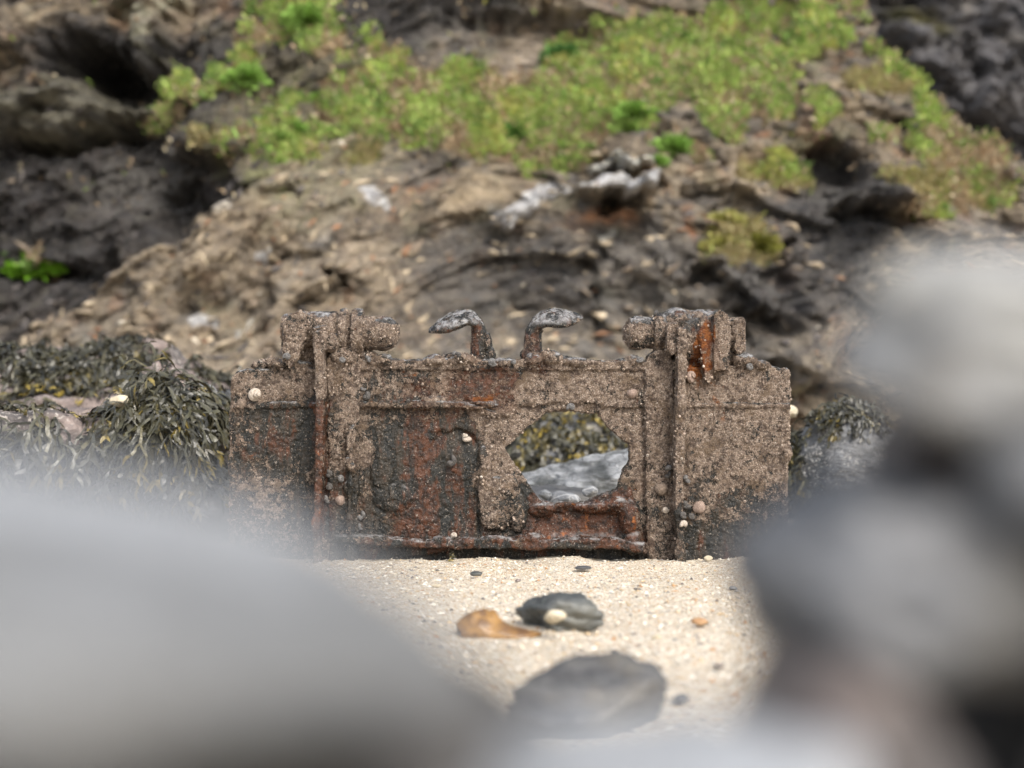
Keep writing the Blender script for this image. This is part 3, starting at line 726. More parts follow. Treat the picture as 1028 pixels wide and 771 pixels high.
streak = None
def zone(px, py, x0, x1, y0, y1, s=6.0):
    return smooth(x0 - s, x0 + s, px) * smooth(x1 + s, x1 - s, px) * smooth(y0 - s, y0 + s, py) * smooth(y1 + s, y1 - s, py)
def skin(me, amp=.0035, fine=.0016, seed=0, crust_bias=0.0, fixed=None):
    """wear the surface and set where crust, rust and orange scale sit"""
    v = co(me); n = nor(me)
    d = fbm(v, 14, 4, seed) * amp * 1.7 + np.abs(fbm(v, 60, 3, seed + 3)) * amp * 1.5 + fbm(v, 190, 2, seed + 6) * fine * 1.2
    qx = CX + F * v[:, 0] / Y0; qy = CY - F * (v[:, 2] - CAMZ) / Y0
    wxx = qx + fbm(v, 12, 5, seed + 11) * 20; wyy = qy + fbm(v, 12, 5, seed + 12) * 20
    c = np.full(len(v), .70) + .38 * fbm(v, 24, 4, seed + 22)
    def put(a, val, *b, s=5.0):
        m = zone(wxx, wyy, *b, s=s); return a * (1 - m) + val * m
    c = put(c, .46, 231, 318, 408, 570); c = put(c, .24, 250, 318, 408, 470, s=12)
    c = put(c, .22, 316, 330, 400, 540, s=3)
    c = put(c, .56, 331, 362, 408, 470); c = put(c, .32, 331, 362, 470, 570)
    c = put(c, .74, 363, 430, 366, 404); c = put(c, .30, 385, 425, 385, 402)
    c = put(c, .50, 363, 480, 407, 440); c = put(c, .26, 366, 482, 425, 545); c = put(c, .14, 400, 470, 440, 545, s=9)
    c = put(c, .74, 480, 520, 404, 500); c = put(c, .48, 478, 535, 495, 545, s=9)
    c = put(c, .12, 528, 640, 492, 570, s=4)
    c = put(c, .10, 340, 645, 546, 575, s=2)
    c = put(c, .42, 452, 520, 366, 412, s=8); c = put(c, .5, 363, 450, 372, 404)
    c = put(c, .50, 640, 690, 505, 570); c = put(c, .44, 690, 795, 490, 570, s=12); c = put(c, .22, 690, 795, 528, 575, s=10)
    ru = np.full(len(v), .19)
    def padd(a, val, *b, s=6.0):
        m = zone(wxx, wyy, *b, s=s); return np.maximum(a, val * m)
    ru = padd(ru, 1, 316, 330, 405, 540, s=3); ru = padd(ru, .8, 402, 440, 405, 545, s=12); ru = padd(ru, .55, 440, 476, 470, 545, s=8); ru = padd(ru, 1, 448, 522, 368, 420, s=8); ru = padd(ru, .8, 525, 550, 330, 380)
    ru = padd(ru, 1, 530, 645, 495, 545); ru = padd(ru, .8, 470, 486, 325, 372); ru = padd(ru, .5, 231, 300, 430, 470, s=14); ru = padd(ru, .8, 400, 520, 380, 402)
    ru = padd(ru, .8, 360, 650, 540, 552); ru = padd(ru, .7, 636, 650, 480, 560); ru = padd(ru, .8, 695, 722, 330, 385)
    og = np.zeros(len(v))
    og = padd(og, .75, 478, 496, 398, 408); og = padd(og, .6, 392, 416, 370, 380); og = np.maximum(og, .95 * smooth(0, .5, ell(wxx, wyy, 706, 352, 12, 42, 18 - 30))); og = padd(og, .55, 245, 260, 455, 466); og = padd(og, .35, 318, 328, 440, 530, s=3)
    og = padd(og, .7, 440, 466, 326, 336, s=3); og = padd(og, .45, 530, 640, 536, 546); og = padd(og, .5, 632, 642, 490, 545, s=3); og = padd(og, .4, 560, 600, 505, 535); og = padd(og, .45, 713, 730, 380, 420)
    sk = smooth(.35, .8, n[:, 2])  # upward faces: smoother iron, with sky sheen painted in as pale grey
    hk = zone(qx, qy, 428, 492, 306, 330, s=3) + zone(qx, qy, 526, 590, 304, 326, s=3)
    sk = np.clip(sk * .95 + hk * smooth(-.2, .5, n[:, 2]), 0, 1)
    c = put(c, c * .75, 655, 735, 306, 326)
    c = np.clip(c + crust_bias - .6 * sk * smooth(-.15, .15, fbm(v, 20, 3, seed + 15)), 0, 1)
    if fixed is not None: c[:] = fixed
    d += .0018 * smooth(.3, .8, c) * (fbm(v, 120, 2, seed + 18))
    setco(me, v + n * d[:, None])
    fattr(me, 'crust', c); fattr(me, 'rust', ru); fattr(me, 'orange', og); fattr(me, 'top_sheen', sk)
    return me
def jag(pts, amp, step, seed):
    """break straight edges of a px polygon into small uneven steps"""
    rs = random.Random(seed); out_ = []
    for i, (a, b) in enumerate(pts):
        c, d = pts[(i + 1) % len(pts)]; L = math.hypot(c - a, d - b); k = max(1, int(L / step))
        for j in range(k):
            t = j / k; out_.append((a + (c - a) * t + (rs.gauss(0, amp) if j else 0), b + (d - b) * t + (rs.gauss(0, amp) if j else 0)))
    return out_
hole = [(548.5, 413.5), (560, 412), (574, 411), (591, 412.5), (601, 416), (610, 427), (617, 434), (623, 438.5), (630, 446), (631, 463), (628, 471), (624, 480), (617, 491), (609, 496), (600, 498.5), (590, 503), (580, 505), (566, 504), (556, 505.7), (540, 498.5), (534, 489), (527, 480), (521, 471), (513, 464), (508.5, 450), (516, 440), (528.5, 431), (541, 420)]
top_i = 2; bot_i = 17
_rj = random.Random(12); hole = [(a + _rj.gauss(0, 1.3), b + _rj.gauss(0, 1.3)) for a, b in hole]; hole[24] = (505.5, 450)
right_arc = hole[top_i:bot_i + 1]; left_arc = hole[bot_i:] + hole[:top_i + 1]

# -- body: thin web with the hole, thicker end blocks, rail along the top
bm = bmesh.new()
zb = 577                                     # buried foot, below the sand
left_poly = [(574, 368), (574, 411)] + left_arc[::-1][1:-1] + [(566, 504), (566, 548), (474, 549), (300, zb), (300, 374), (360, 369)]
right_poly = [(574, 411), (574, 368), (600, 366), (700, 368), (700, zb), (645, zb), (640, 551), (566, 548), (566, 504)] + right_arc[::-1][1:-1]
prism(bm, pp(left_poly), Y0 + .004, Y0 + .034)
prism(bm, pp(right_poly), Y0 + .004, Y0 + .034)
prism(bm, pp([(573, 368), (575.5, 368), (575.5, 411.5), (573, 411.5)]), Y0 + .004, Y0 + .034)
prism(bm, pp([(564, 504.5), (568, 504.5), (568, 548), (564, 548)]), Y0 + .004, Y0 + .034)
prism(bm, pp([(231.5, 392), (233, 380), (238, 374), (246, 371.5), (290, 370), (336, 370), (336, zb), (231, zb), (230.5, 470)]), Y0 - .006, Y0 + .11)
prism(bm, pp([(676, 369), (740, 367.5), (778, 368), (787, 371), (792.5, 378), (793, 396), (791, 470), (789, zb), (676, zb)]), Y0 - .006, Y0 + .11)
# rail: stands a little proud, its lower edge is a ledge
prism(bm, pp(jag([(330, 366), (402, 364), (440, 366), (470, 362), (530, 364), (566, 361), (600, 366), (690, 367), (690, 404), (610, 408), (594, 404), (552, 404), (534, 408), (500, 400), (470, 404), (420, 405), (330, 404)], .8, 9, 4)), Y0 - .002, Y0 + .05)
prism(bm, pp([(330, 361.5), (470, 361), (690, 363), (690, 372), (330, 371)]), Y0 - .008, Y0 + .055)
prism(bm, pp([(236, 405), (318, 404), (318, 409), (236, 410)]), Y0 - .011, Y0 + .02)
prism(bm, pp([(362, 403), (480, 404), (500, 407), (480, 409.5), (362, 408)]), Y0 - .013, Y0 + .02)
prism(bm, pp([(686, 405), (792, 405.5), (792, 409), (686, 409)]), Y0 - .010, Y0 + .02)
prism(bm, pp([(606, 405), (648, 404), (648, 408), (606, 409)]), Y0 - .003, Y0 + .02)
# growth lumps on the top edge
rs = random.Random(9)
for (a, b, r1, r2) in [(262, 366, 9, 5), (276, 364, 10, 6), (284, 366, 12, 7), (300, 366, 12, 5), (372, 361, 9, 7), (384, 362, 9, 7), (394, 363, 8, 5), (412, 365, 12, 4), (440, 362, 14, 6), (455, 360, 14, 6), (468, 360, 12, 6), (500, 362, 8, 5), (508, 363, 8, 5), (536, 360, 12, 7), (552, 359, 14, 7), (566, 362, 14, 6), (580, 364, 10, 5), (625, 364, 10, 5), (636, 361, 10, 6), (734, 360, 10, 9), (748, 362, 12, 8), (762, 366, 10, 5), (786, 374, 7, 6), (240, 378, 8, 5)]:
    for k in range(3):
        ball(bm, (wx(a + rs.uniform(-4, 4), Y0), Y0 + rs.uniform(-.004, .035), wz(b + rs.uniform(-1, 2.5), Y0)), (r1 * S * rs.uniform(.6, 1), r1 * S * .9, r2 * S * rs.uniform(.7, 1)))
# raised lumps on the web, wet lip under the hole
for (a, b, r1, r2, dp) in [(498, 505, 22, 26, .012), (497, 522, 15, 12, .018), (510, 490, 12, 14, .016), (486, 470, 8, 22, .012), (520, 515, 9, 20, .014), (545, 512, 14, 8, .014), (500, 410, 20, 9, .010), (438, 402, 18, 5, .010), (756, 492, 20, 26, .008), (766, 500, 9, 8, .014), (620, 508, 18, 9, .016), (600, 510, 24, 6, .015), (632, 520, 10, 16, .018), (636, 545, 10, 12, .018), (664, 489, 9, 9, .018), (658, 432, 10, 6, .012), (384, 470, 12, 22, .006), (395, 500, 20, 14, .005), (262, 460, 18, 30, .006), (280, 430, 14, 16, .007), (790, 455, 5, 9, .01), (520, 400, 24, 8, .008), (530, 388, 22, 12, .007), (760, 440, 22, 26, .005)]:
    ball(bm, (wx(a, Y0), Y0 + .002, wz(b, Y0)), (r1 * S, dp, r2 * S))
me = fused('body', bm, .0021, 3)
v = co(me); qx = CX + F * v[:, 0] / Y0; qy = CY - F * (v[:, 2] - CAMZ) / Y0
front = smooth(Y0 + .02, Y0 + .004, v[:, 1])
dep = np.zeros(len(v))
# round recess with a sharp upper rim, fading out below
rr = np.hypot((qx - 456), (qy - 455)); dep += .010 * smooth(27, 22, rr + fbm(v, 30, 3, 2) * 9) * smooth(462, 432, qy)
dep += .004 * smooth(20, 3, np.abs(qx - 462 - (qy - 500) * .1)) * smooth(470, 500, qy) * smooth(545, 520, qy)
dep += .007 * smooth(10, 0, np.hypot((qx - 408) / 2.2, qy - 391)) + .006 * smooth(3, 1, np.abs(qx - 479 - 1.5 * np.sin(qy / 9))) * smooth(455, 470, qy) * smooth(545, 530, qy)
dep += .010 * zone(qx, qy, 536, 622, 512, 538, 6) + .006 * smooth(3, 0, np.abs(qy - 404 - (qx - 470) * .3)) * zone(qx, qy, 465, 500, 395, 415, 3)
dep += .0018 * smooth(2.2, .6, np.abs(qx - 646)) * smooth(400, 410, qy)
dep += .003 * smooth(2.0, .6, np.abs(qx - 782)) * smooth(400, 440, qy)
v[:, 1] += dep * front
setco(me, v)
# small curls of scale flaking off the wet web
body = link('body', skin(me, .0032, .0018, 100), M_iron, root)

# -- foot flange: a ledge near the sand with a dark recess under it
bm = bmesh.new()
fl = [(338, 536), (364, 536.5), (400, 540), (440, 543), (470, 540), (500, 541), (540, 542), (590, 540), (628, 541), (645, 548), (648, 553), (620, 549), (560, 548.5), (500, 550), (460, 549), (420, 547.5), (380, 545), (338, 541)]
prism(bm, pp(jag(fl, .7, 10, 7)), Y0 - .030, Y0 + .03)
prism(bm, pp([(338, 546), (645, 550), (650, zb), (338, zb)]), Y0 + .016, Y0 + .03)
for (a, b, r1, r2) in [(380, 540, 20, 3), (420, 544, 26, 3.4), (470, 543, 14, 4), (498, 541, 18, 5), (530, 540, 16, 4), (590, 542, 30, 3.5), (636, 548, 14, 6), (445, 541, 10, 4)]:
    ball(bm, (wx(a, Y0), Y0 - .016, wz(b, Y0)), (r1 * S, .016, r2 * S))
me = fused('foot_flange', bm, .0021, 3)
link('foot_flange', skin(me, .0036, .0014, 140), M_iron, root)

# -- straps (flat upright bands) and fins (thin upright ribs)
def strap_part(pts, seed, d0=.010):
    bm = bmesh.new(); prism(bm, pp(jag(pts, .5, 12, seed)), Y0 - d0, Y0 + .03)
    rs = random.Random(seed)
    for k in range(9):
        a = rs.choice(pts)[0] * .5 + (min(p[0] for p in pts) + max(p[0] for p in pts)) * .25; b = rs.uniform(365, 545)
        ball(bm, (wx(a, Y0), Y0 - d0 + .004, wz(b, Y0)), (rs.uniform(5, 9) * S, rs.uniform(.004, .010), rs.uniform(5, 12) * S))
    return link('strap', skin(fused('strap', bm, .0021, 3), .003, .0018, seed), M_iron, root)
strap_part([(329, 360), (333, 354), (346, 351), (358, 353), (362, 362), (361, 420), (360, 480), (359, zb), (331, zb), (330, 440)], 160)
strap_part([(647, 370), (650, 356), (660, 350.5), (670, 352), (675, 362), (676, 450), (677, zb), (650, zb), (648, 460)], 170)
def fin_part(xs, y0, y1, dd, seed, wdt=(4.4, 4.4)):
    bm = bmesh.new(); n = 14
    pl = [(xs(t) - wdt[0], y0 + (y1 - y0) * t) for t in np.linspace(0, 1, n)]; pr = [(xs(t) + wdt[1], y0 + (y1 - y0) * t) for t in np.linspace(0, 1, n)]
    prism(bm, pp(jag(pl + pr[::-1], .45, 12, seed)), Y0 - dd, Y0 + .01)
    rs = random.Random(seed)
    for k in range(16):
        t = rs.random(); ball(bm, (wx(xs(t) + rs.uniform(-2, 2), Y0), Y0 - dd + rs.uniform(0, .012), wz(y0 + (y1 - y0) * t, Y0)), (rs.uniform(2.5, 5) * S, rs.uniform(.004, .008), rs.uniform(4, 12) * S))
    return link('fin', skin(fused('fin', bm, .0021, 2), .0026, .0018, seed), M_iron, root)
fin_part(lambda t: 323 + 1.5 * math.sin(t * 5), 333, zb, .052, 180, (3.8, 3.2))
fin_part(lambda t: 680.5 + 1.2 * math.sin(t * 6 + 1), 330, zb, .052, 190, (4.2, 3.8))
fin_part(lambda t: 352.5 + .8 * math.sin(t * 6 + 1), 430, zb, .022, 185, (1.6, 1.6))

# -- bearings on top: barrel, cheek plates, saddle; the pin ends are sub-parts
def bearing_left():
    bm = bmesh.new(); yc = Y0 + .024
    cyl(bm, (wx(297, Y0), yc, wz(331, Y0)), (wx(322, Y0), yc, wz(331, Y0)), 19 * S)                 # barrel
    cyl(bm, (wx(316, Y0), yc, wz(335, Y0)), (wx(337, Y0), yc, wz(335, Y0)), 23.5 * S)
    cyl(bm, (wx(330, Y0), yc, wz(334, Y0)), (wx(358, Y0), yc, wz(334, Y0)), 20 * S)
    cyl(bm, (wx(341, Y0), yc - .002, wz(334, Y0)), (wx(348, Y0), yc - .002, wz(334, Y0)), 24.5 * S)
    cyl(bm, (wx(354, Y0), yc - .003, wz(335, Y0)), (wx(364, Y0), yc - .003, wz(335, Y0)), 25.5 * S)   # right cheek
    prism(bm, pp([(294, 316), (303, 312), (311, 316), (313, 326), (308, 340), (301, 360), (294, 370), (286, 362), (287, 325)]), Y0 - .034, Y0 + .05)   # left cheek
    prism(bm, pp([(318, 330), (328, 328), (330, 352), (318, 352)]), Y0 - .045, Y0)
    prism(bm, pp([(298, 350), (364, 350), (368, 374), (292, 374)]), Y0 + .012, Y0 + .06)
    ball(bm, (wx(334, Y0), Y0 - .012, wz(344, Y0)), (9 * S, .018, 10 * S)); ball(bm, (wx(346, Y0), Y0 - .008, wz(357, Y0)), (14 * S, .014, 9 * S))
    b = link('bearing', skin(fused('bearing', bm, .0020, 3), .0022, .0014, 210), M_iron, root); yc = Y0 + .022
    bm = bmesh.new()
    ball(bm, (wx(384, Y0), yc, wz(334, Y0)), (17 * S, 17 * S, 17.5 * S)); cyl(bm, (wx(358, Y0), yc, wz(334, Y0)), (wx(388, Y0), yc, wz(334, Y0)), 17.2 * S)
    link('pin', skin(fused('pin', bm, .0020, 4), .0022, .0014, 211), M_iron, b)
    bm = bmesh.new(); cyl(bm, (wx(283, Y0), yc, wz(334, Y0)), (wx(300, Y0), yc, wz(334, Y0)), 19.5 * S)
    link('pin', skin(fused('pin', bm, .0020, 4), .003, .0018, 212), M_iron, b)
def bearing_right():
    bm = bmesh.new(); yc = Y0 + .032
    cyl(bm, (wx(684, Y0), yc, wz(338, Y0)), (wx(722, Y0), yc, wz(338, Y0)), 27.0 * S)
    cyl(bm, (wx(664, Y0), yc, wz(335, Y0)), (wx(690, Y0), yc, wz(335, Y0)), 22.5 * S)     # barrel
    cyl(bm, (wx(657, Y0), yc - .012, wz(334, Y0)), (wx(665, Y0), yc - .012, wz(334, Y0)), 20 * S)              # left cheek
    prism(bm, pp([(667, 330), (670, 325), (678, 325), (680, 336), (679, 352), (672, 357), (667, 350)]), Y0 - .042, Y0)
    ball(bm, (wx(682, Y0), yc - .004, wz(324, Y0)), (19 * S, .044, 16 * S)); ball(bm, (wx(704, Y0), yc - .002, wz(334, Y0)), (17 * S, .056, 24 * S))
    prism(bm, pp([(714, 317), (720, 311), (728, 316), (731, 330), (729, 372), (714, 372)]), Y0 - .036, Y0 + .045)   # right cheek
    prism(bm, pp([(664, 352), (732, 350), (738, 372), (660, 374)]), Y0 + .010, Y0 + .06)
    prism(bm, pp([(700, 335), (716, 335), (716, 370), (711, 386), (706, 380)]), Y0 - .026, Y0 + .01)
    b = link('bearing', skin(fused('bearing', bm, .0020, 3), .0022, .0014, 220), M_iron, root); yc = Y0 + .022
    bm = bmesh.new()
    cyl(bm, (wx(632, Y0), yc, wz(334, Y0)), (wx(660, Y0), yc, wz(334, Y0)), 16.2 * S); ball(bm, (wx(640, Y0), yc, wz(334, Y0)), (14 * S, 17 * S, 17.4 * S))
    link('pin', skin(fused('pin', bm, .0020, 4), .0022, .0014, 221), M_iron, b)
    bm = bmesh.new()
    cyl(bm, (wx(728, Y0), yc, wz(335, Y0)), (wx(747, Y0), yc, wz(336, Y0)), 17 * S, 15 * S)
    prism(bm, pp([(732, 322), (744, 319), (747.5, 326), (747, 352), (740, 356), (736, 350), (738, 336), (732, 334)]), Y0 - .014, Y0 + .01)
    link('pin', skin(fused('pin', bm, .0020, 3), .003, .0018, 222), M_iron, b)
bearing_left(); bearing_right()

# -- hooks: a stem that bends into a broad drooping blade
def hook(path, seed, grit):
    """a flat stem that bends over smoothly into a broad drooping blade; path: px, py, half thickness px, half depth m"""
    bm = bmesh.new(); P = []
    for i in range(len(path) - 1):
        for q in range(4):
            t = q / 4; P.append([path[i][k] * (1 - t) + path[i + 1][k] * t for k in range(4)])
    P.append(list(path[-1]))
    for _ in range(3):
        P = [P[0]] + [[(P[i - 1][k] + 2 * P[i][k] + P[i + 1][k]) / 4 for k in range(4)] for i in range(1, len(P) - 1)] + [P[-1]]
    rings = []
    for i, (a, b, th, hw) in enumerate(P):
        a0, b0 = P[max(0, i - 1)][:2]; a1, b1 = P[min(len(P) - 1, i + 1)][:2]
        dx, dy = a1 - a0, b1 - b0; L = math.hypot(dx, dy); nx_, ny_ = -dy / L, dx / L
        if ny_ > 0 and abs(dx) > abs(dy): nx_, ny_ = -nx_, -ny_
        flat_ = min(1, abs(dx) / L * 1.2)
        ring = []
        for k in range(16):
            an = 2 * PI * k / 16; u = math.cos(an); q = math.sin(an)
            u = math.copysign(abs(u) ** .8, u)
            tt = th * (1 - .42 * flat_)
            ring.append((wx(a + nx_ * q * tt, Y0), Y0 + .012 + u * hw, wz(b + ny_ * q * tt - u * th * .72 * flat_, Y0)))
        if rings:                                     # keep the ring order from flipping
            r0 = rings[-1]; alt = [ring[(-k) % 16] for k in range(16)]
            if sum((Vector(x_) - Vector(y_)).length for x_, y_ in zip(alt, r0)) < sum((Vector(x_) - Vector(y_)).length for x_, y_ in zip(ring, r0)): ring = alt
        rings.append(ring)
    vr = [[bm.verts.new(p) for p in r] for r in rings]
    for r1, r2 in zip(vr, vr[1:]):
        for k in range(16): bm.faces.new((r1[k], r1[(k + 1) % 16], r2[(k + 1) % 16], r2[k]))
    bm.faces.new(vr[0][::-1]); bm.faces.new(vr[-1]); bmesh.ops.recalc_face_normals(bm, faces=bm.faces)
    for (a, b, r1, r2) in grit: ball(bm, (wx(a, Y0), Y0 + .012, wz(b, Y0)), (r1 * S, .009, r2 * S))
    me = fused('hook', bm, .0016, 3)
    skin(me, .0020, .0008, seed, -.38)
    return link('hook', me, M_iron, root)
hook([(479, 374, 9, .012), (479, 360, 7.5, .012), (479.5, 344, 7, .012), (480.5, 331, 7.5, .013), (478, 322, 8, .019), (470, 317.5, 9, .028), (460, 320, 11, .036), (449, 324.5, 10.5, .034), (439, 328.5, 7.5, .025), (430, 332.5, 2.6, .008)], 230,
     [(489, 345, 4, 11), (492, 357, 5, 9), (486, 363, 8, 6), (474, 367, 8, 4)])
hook([(535, 374, 12, .013), (535, 358, 9.5, .013), (535, 346, 9, .013), (535.5, 334, 9, .014), (539, 324, 9, .018), (547, 318.5, 10, .027), (558, 318.5, 11.5, .036), (568, 319.5, 10.5, .034), (577, 319, 7, .023), (585.5, 317.5, 2.6, .008)], 240,
     [(528, 357, 6, 7), (546, 358, 6, 6), (537, 363, 12, 5)])

# ================================================================== SNAILS AND LIMPETS ON THE IRON
def spiral_shell(kind):
    """a coiled shell: a growing tube wound about a leaning axis; size 1 = its widest radius"""
    turns = 3.1 if kind == 'winkle' else 3.6
    H = 1.2 if kind == 'winkle' else 1.7
    N, K = 62, 12; VV, FF = [], []
    for i in range(N):
        t = i / (N - 1); g = math.exp(2.4 * (t - 1)); ang = t * turns * 2 * PI
        rad = .55 * g; tube = .47 * g + .01; zz = H * (1 - g) * .95
        cx, cy = rad * math.cos(ang), rad * math.sin(ang)
        for k in range(K):
            a = 2 * PI * k / K
            rr = rad + tube * math.cos(a) * .95
            VV.append((rr * math.cos(ang), rr * math.sin(ang), zz + tube * 1.12 * math.sin(a)))
        if i:
            for k in range(K): FF.append(((i - 1) * K + k, (i - 1) * K + (k + 1) % K, i * K + (k + 1) % K, i * K + k))
    FF.append(tuple(range(K))[::-1]); FF.append(tuple((N - 1) * K + k for k in range(K)))
    return pydata(kind, VV, FF)
def limpet_shell():
    VV, FF = [], []; N = 40; rings = [(1, 0), (.93, .14), (.78, .34), (.58, .54), (.36, .70), (.16, .80)]
    for (r, h) in rings:
        for k in range(N):
            a = 2 * PI * k / N; q = r * (1 + .08 * math.cos(k * PI) * r + .06 * math.sin(3 * a))
            VV.append((q * math.cos(a), q * math.sin(a) * .88, h + .05 * math.cos(k * PI) * r))
    VV.append((0, 0, .84))
    for j in range(len(rings) - 1):
        for k in range(N): FF.append((j * N + k, j * N + (k + 1) % N, (j + 1) * N + (k + 1) % N, (j + 1) * N + k))
    for k in range(N): FF.append(((len(rings) - 1) * N + k, (len(rings) - 1) * N + (k + 1) % N, len(VV) - 1))
    FF.append(tuple(range(N))[::-1])
    return pydata('limpet', VV, FF)
def mat_shell(name, c1, c2, ring, sc_=2.5, rough=.45):
    s = NT(name); wv = s.n('ShaderNodeTexWave', bands_direction='Z'); s.l(s.tc.outputs['Object'], wv.inputs['Vector']); wv.inputs['Scale'].default_value = sc_; wv.inputs['Distortion'].default_value = 3
    n = s.noise(4, 4, .6); col = s.mix(s.ramp(n, .35, .65), c1, c2); col = s.mix(s.ramp(wv.outputs['Fac'], .55, .9, 0, .5), col, ring)
    return s.done(col, rough, s.bump(n, .05, .5))
SH = {'pale': mat_shell('pale_shell', (.50, .42, .34), (.62, .55, .47), (.34, .27, .2)),
      'grey': mat_shell('grey_shell', (.11, .105, .10), (.24, .23, .22), (.08, .075, .07)),
      'dark': mat_shell('dark_shell', (.045, .043, .042), (.11, .10, .095), (.2, .18, .15)),
      'pink': mat_shell('pinkish_shell', (.28, .20, .155), (.44, .33, .27), (.16, .11, .085), 2.5, .7),
      'crusted': mat_shell('crusted_shell', (.17, .125, .09), (.33, .25, .19), (.07, .05, .035), 2, .85)}
base_mesh = {'winkle': spiral_shell('winkle'), 'whelk': spiral_shell('whelk'), 'limpet': limpet_shell()}
meshes = {}
def body_tree():
    dg = []; vs_, ps_ = [], []
    for o in [root] + list(root.children_recursive):
        if o.type != 'MESH': continue
        off = parent_origin(o.parent) + o.location if o.parent else o.location
        b = len(vs_); a = co(o.data) + np.array(off); vs_ += a.tolist()
        for p in o.data.polygons: ps_.append([b + i for i in p.vertices])
    return BVHTree.FromPolygons(vs_, ps_)
bt = body_tree()
snails = [  # kind, colour, px, py, radius px, label
 ('whelk', 'pale', 255, 395, 7.2, 'plump pale whelk high on the left block of the wreck'),
 ('winkle', 'grey', 288.5, 358, 4.2, 'grey winkle on the top edge against the left bearing'),
 ('winkle', 'dark', 369, 398, 4.6, 'dark winkle on the ledge just right of the left strap'),
 ('winkle', 'grey', 364.5, 390, 3, 'tiny grey winkle above the dark one beside the left strap'),
 ('winkle', 'grey', 369, 361.5, 3.8, 'grey winkle beside the left strap under the pin, on the top edge'),
 ('winkle', 'dark', 385.5, 357, 3.6, 'dark winkle tucked directly under the end of the left pin'),
 ('winkle', 'grey', 343, 362, 4, 'grey winkle stuck high on the left strap below the bearing'),
 ('winkle', 'dark', 330.5, 475.5, 4.2, 'dark winkle with pale tip, highest in the row beside the left fin'),
 ('winkle', 'dark', 330, 489, 4.2, 'dark winkle second down in the row beside the left fin'),
 ('winkle', 'grey', 329, 500, 4.4, 'grey winkle lowest in the row beside the left fin'),
 ('winkle', 'grey', 341, 480.5, 4.6, 'grey winkle on the left strap, upper neighbour of a pinkish limpet'),
 ('limpet', 'pink', 341.5, 502, 6.5, 'pinkish limpet low on the left strap'),
 ('winkle', 'grey', 361, 517, 5, 'grey winkle low on the right edge of the left strap, upper of two'),
 ('winkle', 'grey', 361, 528, 4, 'grey winkle low on the right edge of the left strap, lower of two'),
 ('whelk', 'pale', 468.5, 441, 4.6, 'pale pointed whelk inside the round recess'),
 ('winkle', 'dark', 452, 463, 6, 'dark winkle with cream tip in the round recess'),
 ('winkle', 'grey', 494, 363.5, 5, 'grey winkle at the foot of the left hook'),
 ('winkle', 'grey', 455, 355, 3.6, 'small grey winkle on the growth left of the left hook'),
 ('winkle', 'grey', 516.5, 364, 3.4, 'small grey winkle on the top edge between the hooks'),
 ('winkle', 'dark', 461, 356, 3, 'tiny dark winkle on the growth left of the left hook'),
 ('winkle', 'grey', 573, 409, 4.6, 'grey winkle on the upper rim of the jagged hole'),
 ('limpet', 'pink', 634.5, 395, 6.2, 'pinkish limpet on the rail left of the right strap'),
 ('winkle', 'grey', 642, 363, 4.2, 'grey winkle on the top edge left of the right bearing'),
 ('winkle', 'dark', 658, 314, 2.8, 'tiny dark winkle on top of the right bearing'),
 ('winkle', 'pink', 692, 378, 6, 'round pinkish grey winkle under the right barrel beside the fin'),
 ('winkle', 'grey', 750.5, 369, 5.2, 'grey winkle on the top edge of the right block'),
 ('winkle', 'grey', 670, 468, 4.4, 'grey winkle on the right strap against the fin, halfway down'),
 ('winkle', 'dark', 669.5, 476, 3.8, 'dark winkle on the right strap just under the grey one'),
 ('winkle', 'grey', 690, 480, 4.5, 'grey winkle right of the right fin, alone halfway down'),
 ('limpet', 'crusted', 664, 491, 8, 'crusted limpet on the lower right strap'),
 ('winkle', 'pale', 667.5, 511.5, 4, 'pale winkle below the crusted limpet on the right strap'),
 ('limpet', 'pink', 702, 509, 8.6, 'large pinkish limpet low on the right block'),
 ('winkle', 'dark', 689, 507, 4.8, 'dark winkle between the right fin and the large limpet'),
 ('winkle', 'dark', 685, 517, 3.8, 'dark winkle on the right fin at the large limpet\'s lower left'),
 ('winkle', 'dark', 692.5, 518, 4.2, 'dark winkle tucked under the large limpet'),
 ('winkle', 'pale', 685.5, 526, 4.2, 'pale winkle lowest of the cluster around the right fin'),
 ('winkle', 'dark', 689, 556, 4, 'dark winkle near the sand at the right fin'),
 ('winkle', 'crusted', 791, 456, 5, 'crusted winkle on the right edge of the wreck'),
 ('winkle', 'pale', 456, 537.5, 3.8, 'pale winkle on the foot flange'),
 ('limpet', 'crusted', 243, 405, 7, 'crusted limpet below the plump whelk on the left block'),
 ('limpet', 'crusted', 533, 402.5, 4, 'small crusted limpet on the rail above the hole'),
]
rs = random.Random(77)
